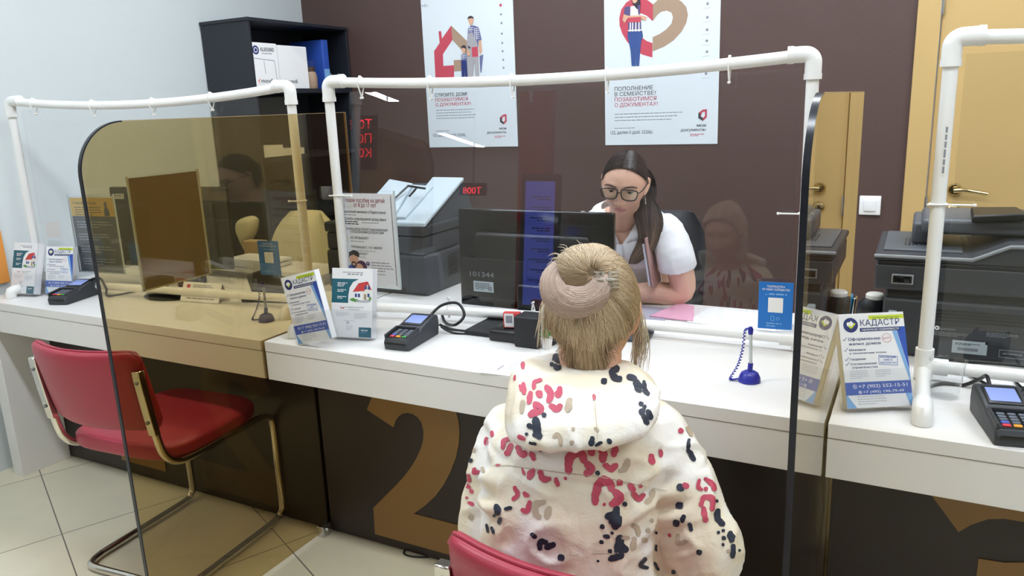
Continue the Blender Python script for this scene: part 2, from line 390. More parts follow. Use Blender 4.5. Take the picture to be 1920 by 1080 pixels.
def numeral(pts, par, lab):
    o = MB().prism([(p[0], p[1]) for p in pts], (0, YP - .002, 0), (1, 0, 0), (0, 0, 1), .0012)
    from mathutils.geometry import tessellate_polygon
    q = MB(); n = len(pts); P3 = [Vector((p[0], YP - .0025, p[1])) for p in pts]
    q.add(P3, [tuple(t) for t in tessellate_polygon([[Vector((p.x, p.z, 0)) for p in P3]])])
    q.add([p + Vector((0, .0024, 0)) for p in P3] + P3, [(k, (k + 1) % n, n + (k + 1) % n, n + k) for k in range(n)])
    ob = q.build('numeral', M('gold'), par, smooth=0); ob['label'] = lab
def W2(zx, zy): p = onY(600 + zx / 2.7, 680 + zy / 2.7, YP - .0025); return (p.x, p.z)
two_s = [(237, 238), (372, 328), (380, 298), (395, 275), (415, 260), (440, 254), (468, 260), (495, 277), (514, 305), (524, 350), (522, 390), (512, 430), (490, 480), (465, 522), (430, 570), (385, 620), (330, 675), (270, 735), (278, 868), (830, 1022), (838, 860), (475, 765), (530, 725), (580, 680), (625, 620), (660, 555), (688, 480), (702, 410), (706, 350), (700, 290), (685, 240), (650, 180), (600, 135), (530, 105), (450, 95), (380, 105), (310, 130), (262, 175)]
numeral([W2(*p) for p in two_s], ctr2, 'golden number 2')
three = [(.077, .527), (.133, .454), (.155, .477), (.185, .498), (.215, .506), (.255, .507), (.285, .495), (.30, .47), (.295, .44), (.27, .415), (.225, .402), (.176, .399), (.176, .29), (.24, .288), (.29, .27), (.315, .235), (.31, .19), (.28, .16), (.235, .15), (.185, .16), (.14, .195), (.06, .10), (.12, .055), (.2, .034), (.28, .036), (.36, .06), (.42, .115), (.445, .19), (.435, .265), (.40, .32), (.345, .352), (.395, .395), (.42, .455), (.41, .525), (.37, .585), (.30, .618), (.2, .622), (.13, .59)]
numeral(three, ctr3, 'golden number 3')
numeral([(-2.83, .055), (-2.56, .055), (-2.56, .16), (-2.63, .16), (-2.63, .62), (-2.74, .62), (-2.83, .53), (-2.83, .44), (-2.745, .49), (-2.745, .16), (-2.83, .16)], ctr1, 'golden number 1')

# ------------------------------------------------------------------ bronze glass screens between the counters
def screen(X, label):
    s = thing('glass_partition', label, 'glass partition', (X, 1.6, 0), 'bronze glass partitions')
    y0, y1, z0, z1, R = 1.115, 2.071, .018, 1.414, .125
    arc = [(y0 + R - R * math.sin(a), z1 - R + R * math.cos(a)) for a in [PI / 2 * k / 14 for k in range(15)]]
    outl = [(y1, z0), (y1, z1)] + arc + [(y0, z0)]
    MB().prism(outl, (X - .004, 0, 0), (0, 1, 0), (0, 0, 1), .008).build('glass_pane', M('bronze_glass'), s, smooth=30)
    pth = [(a, b) for a, b in arc] + [(y0, z0)]
    t = MB(); vs = []
    for i, (y, z) in enumerate(pth):
        a = pth[max(i - 1, 0)]; b = pth[min(i + 1, len(pth) - 1)]; d = Vector((b[0] - a[0], b[1] - a[1])).normalized(); n = Vector((d.y, -d.x))
        n = -n if n.dot(Vector((y - 1.6, z - .7))) < 0 else n
        vs.append([Vector((X + q, y + n.x * r_, z + n.y * r_)) for q, r_ in ((-.005, -.002), (.005, -.002), (.005, .0015), (-.005, .0015))])
    t.loft(vs); t.build('edge_trim', M('edge_trim'), s, smooth=30)
    e_ = MB(); e_.span((X - .0042, y0 + R, z1 + .0002), (X + .0042, y1 + .001, z1 + .0016)); e_.span((X - .0042, y1 + .0002, z0), (X + .0042, y1 + .0014, z1 + .0016)); e_.build('lit_edge', mat('edge_gleam', '#a98f6c', .25), s, smooth=0)  # pale strips: light caught along the top and back edges, put in as colour
    for z in (.03,):
        b_ = MB().rbox((X, YP - .028, .02), (.03, .045, .04), .004); b_.cyl((X + .014, YP - .028, .022), (X + .024, YP - .028, .022), .008); b_.build('floor_clamp', M('steel'), s)
    return s
scr1 = screen(XP1, 'bronze tinted glass partition between the left and middle counters, red chair behind it')
scr2 = screen(XP2, 'bronze glass partition at the right seen almost edge on with a mirrored door handle')

# ------------------------------------------------------------------ white plastic pipe frames and their hanging clear panes
def pipe_frame(L, Rr, zt, sag, label, rail_z=.785, feet='LR', bow=0., reach=0.):
    L, Rr = Vector((*L, 0)), Vector((*Rr, 0)); f = thing('pipe_frame', label, 'pipe frame', (L + Rr) / 2 + Vector((0, 0, H)), 'white plastic pipe frames')
    r = .0152; d = (Rr - L).normalized(); nrm = Vector((d.y, -d.x, 0))
    def railpt(t): p = L.lerp(Rr, t); return Vector((p.x, p.y, zt - sag * 4 * t * (1 - t)))
    MB().tube([railpt(.03 + .94 * k / 40) for k in range(41)], r, 18).build('top_rail', M('pvc'), f)
    for P, sg in ((L, 1), (Rr, -1)):
        MB().tube([P + Vector((0, 0, rail_z + .02)), P + Vector((0, 0, zt - .03))], r, 18).build('post', M('pvc'), f)
        e = MB(); c = P + Vector((0, 0, zt))
        pa = [c + Vector((0, 0, -.058)), c + Vector((0, 0, -.02))] + [c + Vector((0, 0, -.02)) + d * sg * .02 * (1 - math.cos(a)) + Vector((0, 0, .02 * math.sin(a))) for a in [PI / 2 * k / 8 for k in range(1, 9)]] + [c + d * sg * .058]
        e.tube(pa, .0198, 20); e.tube([pa[0] - Vector((0, 0, .002)), pa[0] + Vector((0, 0, .012))], .0212, 20); e.tube([pa[-1] - d * sg * .012, pa[-1] + d * sg * .002], .0212, 20)
        e.build('elbow', M('pvc'), f)
        t = MB(); b = P + Vector((0, 0, rail_z)); t.tube([b - Vector((0, 0, .03)), b + Vector((0, 0, .042))], .0198, 20); t.tube([b, b + d * sg * .05], .0198, 20)
        t.build('tee', M('pvc'), f)
        if ('L' if sg > 0 else 'R') not in feet: continue
        # foot: short pipe towards the customer, elbow down on to the counter
        p0 = b - Vector((0, 0, .012)); p1 = Vector((P.x, P.y - reach if reach else 1.668, rail_z - .008))
        t2 = MB(); t2.tube([p0 - Vector((0, .005, 0)) , p1 + Vector((0, .03, .0))], r, 18)
        t2.build('foot_pipe', M('pvc'), f)
        q = MB(); pb = [p1 + Vector((0, .05, 0)), p1 + Vector((0, .014, 0)), p1 + Vector((0, .004, -.003)), p1 + Vector((0, 0, -.012)), Vector((p1.x, p1.y, H + .001))]
        q.tube(pb, .0198, 20); q.build('foot_elbow', M('pvc'), f)
    MB().tube([L.lerp(Rr, t) + Vector((0, bow * 4 * t * (1 - t), rail_z)) for t in [.02 + .96 * k / 24 for k in range(25)]], r, 18).build('bottom_rail', M('pvc'), f)
    return f, railpt, d, nrm
def tie_v(f, p, drop, side):
    """cable tie looped over a rail, its two ends meeting in a pane's hole"""
    b = MB(); r = .0175
    loop = [p + Vector((0, r * math.cos(a), r * math.sin(a))) for a in [PI * k / 10 for k in range(11)]]
    end = p + Vector((0, 0, drop)); b.tube([end] + loop + [end], .0022, 8); b.rbox(p + Vector((.001, -.004, r * side)), (.007, .007, .008), .002)
    b.tube([end + Vector((0, -.006, 0)), end + Vector((0, .006, 0))], .0035, 8)
    b.build('cable_tie', M('tie'), f)
def tie_h(f, p, out, d):
    b = MB(); r = .0175
    loop = [p + d * r * math.cos(a) + Vector((0, r * math.sin(a), 0)) for a in [2 * PI * k / 16 for k in range(17)]]
    b.tube(loop, .0022, 8); b.tube([p - d * .022 * (1 if out > 0 else -1) + Vector((0, -.016, 0)), p + d * out + Vector((0, -.012, 0))], .0022, 8)
    b.rbox(p + d * out + Vector((0, -.012, 0)), (.007, .006, .007), .002); b.build('cable_tie', M('tie'), f)
def pane(name, L, Rr, z0, z1, y_tilt, label, holes):
    """clear sheet, its top leaning away from the customer by y_tilt"""
    o = MB(); L, Rr = Vector(L), Vector(Rr); d = (Rr - L).normalized(); L = L.to_3d(); Rr = Rr.to_3d(); d = d.to_3d()
    V = Vector((0, y_tilt, z1 - z0)); n = d.cross(V).normalized(); a = L + Vector((0, 0, z0)); b = Rr + Vector((0, 0, z0))
    t = n * .0015
    o.add([a - t, b - t, b + V - t, a + V - t, a + t, b + t, b + V + t, a + V + t], [(0, 1, 2, 3), (7, 6, 5, 4), (0, 4, 5, 1), (1, 5, 6, 2), (2, 6, 7, 3), (3, 7, 4, 0)], 0)
    o = o.build('acrylic_pane', M('acrylic'), None, smooth=0); tag(o, label, 'clear screen', 'clear hanging panes')
    return o
fr2, rp2, d2, n2 = pipe_frame((-1.662, 1.925), (-.252, 2.06), 1.509, .026, 'white pipe frame on the middle counter between clerk and visitor', feet='L', bow=.04)
p2 = pane('pane', (-1.645, 1.945), (-.285, 2.072), .803, 1.478, .058, 'clear acrylic pane hung on the middle pipe frame in front of the clerk', None)
for t in (.085, .255, .44, .635, .86): tie_v(fr2, rp2(t), -.045, 1)
for t in (.255, .455): tie_v(fr2, Vector((-1.662, 1.925, .785)).lerp(Vector((-.252, 2.06, .785)), t) + Vector((0, .16 * t * (1 - t), 0)), .042, -1)
tie_h(fr2, Vector((-1.662, 1.925, 1.155)), .06, d2); tie_h(fr2, Vector((-.252, 2.06, 1.12)), -.065, d2)
fr1, rp1, d1, n1 = pipe_frame((-3.155, 1.80), (-1.845, 1.95), 1.506, .035, 'white pipe frame on the left counter, seen partly through bronze glass', reach=.13)
p1 = pane('pane', (-3.13, 1.82), (-1.87, 1.966), .803, 1.472, .005, 'clear acrylic pane hung on the left pipe frame', None)
for t in (.1, .33, .55, .75): tie_v(fr1, rp1(t), -.04, 1)
tie_h(fr1, Vector((-1.845, 1.95, 1.13)), -.04, d1)
fr3, rp3, d3, n3 = pipe_frame((.0385, 1.95), (1.38, 1.95), 1.52, .02, 'white pipe frame on the right counter, cut by the picture edge')
p3 = pane('pane', (.066, 1.966), (1.35, 1.966), .803, 1.485, .005, 'clear acrylic pane hung on the right pipe frame', None)
for t in (.3, .55, .8): tie_v(fr3, rp3(t), -.045, 1)
tie_h(fr3, Vector((.0385, 1.95, 1.165)), .07, d3)
# ------------------------------------------------------------------ red cantilever chairs
def red_chair(loc, yaw, label, knob=False):
    c = thing('red_chair', label, 'chair', (0, 0, 0), 'red cantilever chairs')
    # backrest: padded, curved in plan, leaning back a little
    rings = []; n = 22; W, Hh, T = .213, .252, .026
    for i in range(n + 1):
        x = -W + 2 * W * i / n; yb = -.235 - .055 * (1 - (x / W) ** 2) + .012
        ed = min(1, (W - abs(x)) / .028) ; tk = T * math.sqrt(max(.02, 1 - (1 - ed) ** 2)); hh = Hh / 2 - .03 * (1 - math.sqrt(max(0, 1 - (1 - ed) ** 2)))
        ring = []
        for k in range(28):
            a = 2 * PI * k / 28; ca, sa = math.cos(a), math.sin(a)
            zz = hh * math.copysign(abs(sa) ** .3, sa); yy = tk * math.copysign(abs(ca) ** .6, ca)
            ring.append(Vector((x, yb + yy - .20 * (zz + .13) + .016, .662 + zz)))
        rings.append(ring)
    MB().loft(rings).build('backrest', M('red_vinyl'), c, smooth=50)
    pp = [r[7] + Vector((0, 0, .001)) for r in rings]; MB().tube(pp, .0035, 8).build('piping', M('red_vinyl'), c)
    # seat: rounded pad, waterfall front
    rings = []
    for i in range(15):
        v = -1 + 2 * i / 14; zz = .028 * math.copysign(abs(v) ** .8, v); k_ = (1 - abs(v) ** 3.5 * .14)
        rings.append([Vector((.225 * k_ * math.copysign(abs(math.cos(a)) ** .42, math.cos(a)), .215 * k_ * math.copysign(abs(math.sin(a)) ** .42, math.sin(a)) - .012, .446 + zz + (.010 * (1 - math.cos(a) ** 2) if v > 0 else 0))) for a in [2 * PI * q / 40 for q in range(40)]])
    MB().loft(rings).build('seat', M('red_vinyl'), c, smooth=50)
    X = .212
    side = lambda s: [(X * s, -.268, .715), (X * s, -.254, .60), (X * s, -.238, .50), (X * s, -.222, .455), (X * s, -.19, .425), (X * s, -.14, .414), (X * s, 0, .413), (X * s, .16, .412), (X * s, .215, .40), (X * s, .236, .36), (X * s, .235, .2), (X * s, .236, .06), (X * s, .222, .028), (X * s, .19, .015), (X * s, 0, .0135), (X * s, -.17, .0135)]
    pth = spline(side(1), 5) + spline([(X, -.17, .0135), (X - .012, -.215, .0135), (X - .05, -.236, .0135), (0, -.236, .0135), (-X + .05, -.236, .0135), (-X + .012, -.215, .0135), (-X, -.17, .0135)], 6)[1:] + spline(side(-1)[::-1], 5)[1:]
    MB().tube(pth, .0125, 12).build('frame', M('chrome'), c)
    MB().tube([(-X, .1, .413), (X, .1, .413)], .008, 10).build('crossbar', M('chrome'), c)
    for s in (-1, 1):
        b = MB(); q = [(X * s, -.2705, .735), (X * s, -.2685, .70), (X * s, -.256, .60), (X * s, -.246, .53)]
        q = spline(q, 4); rr = []
        for p in q: rr.append([Vector(p) + Vector((a, bb, 0)) for a, bb in ((-.014, -.012), (.014, -.012), (.014, .010), (-.014, .010))])
        b.loft(rr); bkt = b.build('back_bracket', M('chrome'), c, bevel=.003)
        for zz, yy in ((.70, -.281), (.575, -.266)):
            MB().lathe([(0, .004), (.004, .0035), (.006, 0)] if not knob else [(0, .016), (.008, .0145), (.0135, .008), (.015, 0), (.011, -.004)], (X * s, yy, zz), rotm(PI / 2), 16).build('bolt', M('chrome') if knob else M('grey'), bkt)
    c.location = loc; c.rotation_euler = (0, 0, yaw); return c
red_chair((-2.128, 1.545, 0), math.radians(5), 'empty red vinyl chair with chrome frame pushed under the left counter')

# ------------------------------------------------------------------ card terminals
def terminal(loc, yaw, label):
    t = thing('card_terminal', label, 'payment terminal', (0, 0, 0), 'card payment terminals')
    # side outline (y along the length towards the screen, z up) swept across the width with rounded edges
    prof = [(-.092, .0), (-.095, .02), (-.088, .032), (-.02, .040), (-.012, .047), (.07, .064), (.092, .058), (.096, .03), (.09, .0)]
    rings = []
    for x in (-.041, -.039, -.034, 0, .034, .039, .041):
        k = 1 - (.06 if abs(x) > .04 else .02 if abs(x) > .036 else 0)
        rings.append([Vector((x, y * k, .001 + z * (.93 if abs(x) > .04 else .985 if abs(x) > .036 else 1))) for y, z in prof])
    MB().loft(rings).build('body', M('charcoal'), t, smooth=35, bevel=.002)
    MB().rbox((0, -.087, .018), (.07, .016, .014), .004).build('card_slot', M('black'), t)
    sl = math.atan2(.017, .082); R = rotm(sl); c = Vector((0, .03, .0575))
    MB().rbox(c, (.064, .066, .004), .002, R).build('screen_bezel', M('black'), t)
    s = MB().rbox(c + R @ Vector((0, .001, .0022)), (.054, .05, .0012), .0005, R).build('screen', mat('terminal_screen', '#8fa0dc', .2), t); s['label'] = 'pale violet screen'
    sl2 = math.atan2(.008, .068); R2 = rotm(sl2); kc = Vector((0, -.054, .0372))
    kpd = MB().rbox(kc, (.062, .062, .003), .001, R2).build('keypad', M('black'), t)
    wl = MB()
    for s_ in (-1, 1): wl.rbox((.036 * s_, -.055, .042), (.006, .07, .014), .003, R2)
    wl.rbox((0, -.018, .046), (.07, .008, .012), .003); wl.build('keypad_shield', M('charcoal'), t)
    cols = {(0, 0): mat('key_red', '#e0404e', .4), (1, 0): mat('key_amber', '#eda53a', .4), (2, 0): mat('key_green', '#3f9a4c', .4)}
    for r_ in range(5):
        for q in range(3):
            m = cols.get((q, r_), mat('key_grey', '#5d6470', .4)) if r_ == 0 else (mat('key_blue', '#4d63c0', .4) if (r_ == 1 and q == 0) else mat('key_grey', '#5d6470', .4))
            MB().rbox(kc + R2 @ Vector((-.019 + q * .019, -.023 + r_ * .0112, .003)), (.0145, .008, .004), .0015, R2).build('key', m, kpd)
    t.location = loc; t.rotation_euler = (0, 0, yaw); return t
terminal((-1.29, 1.765, H), math.radians(5), 'black card terminal on the middle counter beside the teal leaflets')
terminal((-2.866, 1.748, H), math.radians(17), 'black card terminal on the left counter beside the leaflets, partly behind bronze glass')
terminal((.184, 1.707, H), math.radians(10.5), 'black card terminal with violet screen on the right counter')

# ------------------------------------------------------------------ monitors seen from behind
mn = thing('monitor', 'black computer monitor seen from behind between clerk and visitor', 'monitor', (-1.06, 2.1, H))
R = rotm(-.03, 0, math.radians(0)); c = Vector((-1.072, 2.145, .930))
MB().rbox(c, (.545, .022, .325), .006, R).build('screen_housing', M('black_gloss'), mn)
MB().rbox(c + Vector((0, -.018, -.02)), (.40, .03, .22), .012, R).build('rear_bulge', M('black'), mn)
MB().box(c + Vector((0, -.0118, .122)), (.5, .002, .0025), R).build('rear_seam', M('black_gloss'), mn)
MB().rbox(c + Vector((0, .0118, .0)), (.525, .002, .30), .001, R).build('display', M('black_gloss'), mn)
io = MB(); io.rbox(c + Vector((-.13, -.0345, -.045)), (.24, .006, .10), .002, R); io.build('port_cover', M('black_matte'), mn)
q = c + Vector((-.21, -.0385, -.085)); Rl = R
s = Sheet(c + Vector((-.205, -.0395, -.105)), (1, 0, 0), (0, 0, 1), .075, .035, M('pale_grey'))
s.lines(.006, .027, .06, .0022, 5, M('ink'), 2.2, 4); s.rect(.055, .004, .07, .019, M('ink_soft'), 1); s.build('serial_sticker', mn)
q = Sheet(c + Vector((-.225, -.0382, -.06)), (1, 0, 0), (0, 0, 1), .13, .026, M('black_matte')); q.text('101344', .008, .005, .017, M('grey'), -.006, width=.09); q.build('inventory_number', mn)
nk = MB(); nk.rbox((-1.035, 2.085, .80), (.12, .05, .14), .008); nk.build('stand_neck', M('black'), mn)
st = MB(); st.rbox((-1.03, 1.985, .7585), (.30, .22, .016), .006); st.build('stand_base', M('black_matte'), mn)
# dark boxes in front of the stand (power block and stand foot)
pb = thing('device_dock', 'black angular device block standing on the counter under the middle monitor', 'device', (-.975, 1.86, H))
b = MB(); b.rbox((-1.005, 1.90, .767), (.15, .10, .033), .006); b.build('dock_base', M('black'), pb)
b = MB(); b.rbox((-.945, 1.86, .795), (.075, .07, .088), .004); b.build('dock_body', M('black_matte'), pb)
s = thing('red_box', 'small red and white carton on the black block under the monitor', 'box', (-1.02, 1.89, .784))
b = MB().rbox((-1.022, 1.892, .8085), (.05, .02, .046), .002, rotm(0, 0, .25)); b.build('carton', M('brick'), s)
sh = Sheet(Vector((-1.040, 1.8768, .789)), rotm(0, 0, .25) @ Vector((1, 0, 0)), (0, 0, 1), .028, .04, M('white')); sh.rect(.004, .012, .024, .034, M('ink_soft'), 1); sh.build('carton_face', s)

ml = thing('monitor', 'black computer monitor on the left counter behind the hanging notice', 'monitor', (-2.6, 2.05, H))
c = Vector((-2.70, 2.09, .985)); R = rotm(-.06, 0, math.radians(8))
MB().rbox(c, (.60, .022, .33), .008, R).build('screen_housing', M('black'), ml)
MB().rbox(c + R @ Vector((.03, -.02, -.01)), (.42, .03, .23), .012, R).build('rear_bulge', M('black_matte'), ml)
MB().rbox(c + R @ Vector((0, .0118, 0)), (.575, .002, .305), .001, R).build('display', M('black_gloss'), ml)
s = Sheet(c + R @ Vector((-.27, -.0118, .115)), R @ Vector((1, 0, 0)), R @ Vector((0, 0, 1)), .05, .022, M('paper_cream')); s.lines(.006, .012, .036, .003, 1, M('ink_soft'), last=1); s.build('sticker', ml)
b = MB(); b.tube([Vector((-2.53, 2.05, .80)), Vector((-2.53, 1.98, .77))], [.035, .03], 16); b.rbox((-2.53, 2.04, .84), (.09, .04, .14), .008); b.build('stand_neck', M('black'), ml)
MB().lathe([(0, .014), (.03, .014), (.105, .009), (.12, .003), (.12, 0), (0, 0)], (-2.535, 1.925, H + .0005), None, 40, sy=.72).build('stand_base', M('black_gloss'), ml)

# ------------------------------------------------------------------ multifunction printers
pt = thing('printer_stand', 'white cabinet carrying the tall black printer behind the middle counter', 'cabinet', (-1.76, 2.72, 0))
MB().span((-2.08, 2.462, 0), (-1.50, 2.98, H - .02)).build('carcass', M('counter_white'), pt, bevel=.002)
MB().span((-2.09, 2.455, H - .02), (-1.49, 2.99, H)).build('cabinet_top', M('counter_white'), pt, bevel=.002)
mp_ = thing('printer', 'tall black printer with pale blue sloping lid beside the middle notice', 'printer', (-1.76, 2.55, H))
px0, px1, py0, py1 = -2.02, -1.555, 2.24, 2.66
b = MB(); b.rbox(((px0 + px1) / 2, (py0 + py1) / 2, .825), (px1 - px0, py1 - py0, .15), .012); b.build('paper_cassette', M('charcoal'), mp_)
b = MB(); b.rbox(((px0 + px1) / 2 - .002, (py0 + py1) / 2, .935), (px1 - px0 - .012, py1 - py0 - .012, .068), .01); b.build('lower_body', M('charcoal'), mp_)
b = MB(); b.rbox(((px0 + px1) / 2, (py0 + py1) / 2, .99), (px1 - px0, py1 - py0, .04), .01); b.build('upper_body', M('charcoal'), mp_)
v = MB()
for i in range(9): v.box((px1 + .0005, 2.42, .80 + i * .0095), (.002, .065, .0042), rotm(.12))
v.build('side_vents', M('black'), mp_)
v = MB()
for i in range(3): v.box((px1 - .16, py0 - .0005, .83 + i * .012), (.10, .002, .004))
v.build('rear_vents', M('black'), mp_)
MB().rbox((px1 + .003, 2.55, .985), (.008, .16, .012), .003, rotm(.16)).build('side_trim', M('steel'), mp_)
def slab(pts, th): # top outline in 3D, thickness downwards
    b = MB(); n = len(pts); P = [Vector(p) for p in pts]; Q = [p - Vector((0, 0, th)) for p in P]
    b.add(P + Q, [tuple(range(n)), tuple(range(n, 2 * n))[::-1]] + [(k, n + k, n + (k + 1) % n, (k + 1) % n) for k in range(n)]); return b
A0 = onY(741, 417, 2.24); A1 = onY(797, 418, 2.24); B1 = onY(870, 332, 2.62); B0 = onY(811, 331, 2.62)
slab([A0, A1, B1, B0], .016).build('sloping_lid', M('pale_grey'), mp_, bevel=.005)
C0 = onY(672, 402, 2.26); C1 = onY(740, 402, 2.26); D1 = onY(774, 343, 2.5); D0 = onY(730, 335, 2.54)
slab([C0, C1, D1, D0], .014).build('feeder_tray', M('pale_grey'), mp_, bevel=.004)
E0 = onY(740, 404, 2.262); E1 = onY(760, 404, 2.262); F1 = onY(812, 346, 2.52); F0 = onY(772, 343, 2.52)
sl = slab([E0 - Vector((0, 0, .006)), E1 - Vector((0, 0, .006)), F1 - Vector((0, 0, .006)), F0 - Vector((0, 0, .006))], .02); sl.build('tray_gap', M('pale_grey'), mp_)
for (a, b_) in (((740, 376), (768, 350)), ((738, 412), (757, 388)), ((740, 383), (768, 386)), ((768, 350), (800, 355)), ((771, 369), (784, 354))):
    pa, pb2 = onY(*a, 2.36), onY(*b_, 2.44); MB().tube([pa + Vector((0, -.01, .004)), pb2 + Vector((0, -.01, .004))], .0042, 8).build('tray_rib', M('black'), mp_)
b = MB(); b.add([C0 + Vector((0, .01, -.02)), A1 + Vector((-.005, .01, -.02)), B1 + Vector((-.005, 0, -.02)), D0 + Vector((0, 0, -.02)), Vector((px0 + .01, py0 + .02, 1.0)), Vector((px1 - .01, py0 + .02, 1.0)), Vector((px1 - .01, 2.62, 1.0)), Vector((px0 + .01, 2.62, 1.0))], [(0, 1, 2, 3), (4, 7, 6, 5), (0, 4, 5, 1), (1, 5, 6, 2), (2, 6, 7, 3), (3, 7, 4, 0)])
b.build('scanner_body', M('charcoal'), mp_)

rp_ = thing('printer', 'wide grey and black office printer on the right counter behind the pipe frame', 'printer', (.2, 2.35, H))
x0, x1, y0, y1 = -.078, .47, 2.12, 2.5
MB().rbox(((x0 + x1) / 2 + .008, (y0 + y1) / 2, .826), (x1 - x0 - .016, y1 - y0, .15), .01).build('lower_body', M('charcoal'), rp_)
MB().rbox(((x0 + x1) / 2 + .008, (y0 + y1) / 2 + .004, .912), (x1 - x0 - .03, y1 - y0 - .01, .03), .004).build('recess', M('black'), rp_)
MB().rbox(((x0 + x1) / 2 - .008, (y0 + y1) / 2, .955), (x1 - x0, y1 - y0, .068), .008).build('upper_body', M('charcoal'), rp_)
MB().rbox(((x0 + x1) / 2 - .008, (y0 + y1) / 2 - .001, .9915), (x1 - x0 - .01, y1 - y0, .008), .002).build('scan_gap', M('black'), rp_)
# scanner lid: low glass cover left, raised feeder to the right, pale edge line along its rear
zl = [(x0 - .012, .995), (x0 - .012, 1.012), (.125, 1.012), (.20, 1.048), (x1, 1.052), (x1, .995)]
b = MB(); b.prism(zl, (0, y0 + .001, 0), (1, 0, 0), (0, 0, 1), -(y1 - y0)); b.build('scanner_lid', M('charcoal'), rp_, smooth=0, bevel=.005)
MB().rbox(((x0 - .012 + .125) / 2, (y0 + y1) / 2 + .02, 1.0135), (.18, .30, .006), .002).build('lid_panel', M('charcoal_light'), rp_)
b = MB(); b.tube([(x0 - .012, y0 - .002, 1.009), (.125, y0 - .002, 1.009), (.20, y0 - .002, 1.045), (x1, y0 - .002, 1.049)], .0045, 8); b.build('edge_line', M('grey'), rp_)
b = MB(); b.rbox((.02, 2.38, 1.045), (.06, .22, .06), .01); b.rbox((.24, 2.34, 1.072), (.46, .24, .04), .012); b.build('document_feeder', M('charcoal_light'), rp_)
b = slab([(.12, 2.20, 1.105), (.24, 2.20, 1.115), (.22, 2.30, 1.118), (.12, 2.30, 1.115)], .018); b.build('feeder_cover', M('black'), rp_, bevel=.004)
for i in range(7): MB().box((x0 + .055 + i * .009, 2.30, 1.018), (.003, .1, .002)).build('lid_rib', M('charcoal'), rp_)
v = MB()
for i in range(4): v.box((.20, y0 - .0005, .853 + i * .0085), (.30, .002, .0035))
v.build('rear_vents', M('black'), rp_)
b = MB(); b.rbox((-.022, y0 - .003, .952), (.05, .006, .026), .002); b.build('port_frame', M('grey'), rp_)
MB().rbox((-.022, y0 - .005, .952), (.042, .006, .018), .001).build('port', M('black_gloss'), rp_)
for u, z, ww, hh in ((.10, .79, .075, .034), (.315, .775, .05, .03)):
    s = Sheet((u, y0 - .002, z - hh / 2), (1, 0, 0), (0, 0, 1), ww, hh, M('pale_grey')); s.lines(.006, hh - .009, ww * .8, .0016, 2, M('ink'), 2, 3); s.rect(.012, .007, ww * .75, .015, M('ink_soft')); s.build('rating_label', rp_)
s = Sheet((.20, y0 - .002, .772), (1, 0, 0), (0, 0, 1), .055, .02, M('charcoal')); s.rect(0, 0, .055, .0015, M('grey')); s.rect(0, .0185, .055, .02, M('grey')); s.rect(0, 0, .0015, .02, M('grey')); s.rect(.0535, 0, .055, .02, M('grey')); s.lines(.008, .009, .04, .003, 1, M('grey'), last=1); s.build('model_plate', rp_)
s = Sheet((.058, y0 - .002, .806), (1, 0, 0), (0, 0, 1), .11, .035, M('charcoal')); s.disc(.006, .027, .0055, M('white')); s.poly([(.004, .024), (.004, .030), (.009, .027)], M('charcoal'), 2)
s.text('pantum', .014, .0235, .007, M('grey'), .01, width=.032); s.lines(.0, .016, .085, .0016, 3, M('grey'), 2.4, 9); s.build('rear_marking', rp_)
s = Sheet((.17, y0 - .002, .80), (1, 0, 0), (0, 0, 1), .09, .035, M('charcoal')); s.lines(.0, .03, .07, .0016, 3, M('grey'), 2.4, 12); s.build('rear_marking', rp_)
b = MB(); b.lathe([(0, .004), (.007, .004), (.009, 0)], (.285, y0, .778), rotm(PI / 2), 20); b.build('jack', M('black'), rp_)
b = MB(); b.rbox((-.038, y0 - .012, .862), (.02, .024, .016), .004); b.tube(spline([(-.038, y0 - .02, .858), (-.04, y0 - .03, .83), (-.042, y0 - .03, .79), (-.03, y0 - .03, .757)]), .004, 8); b.build('power_lead', M('pale_grey'), rp_)
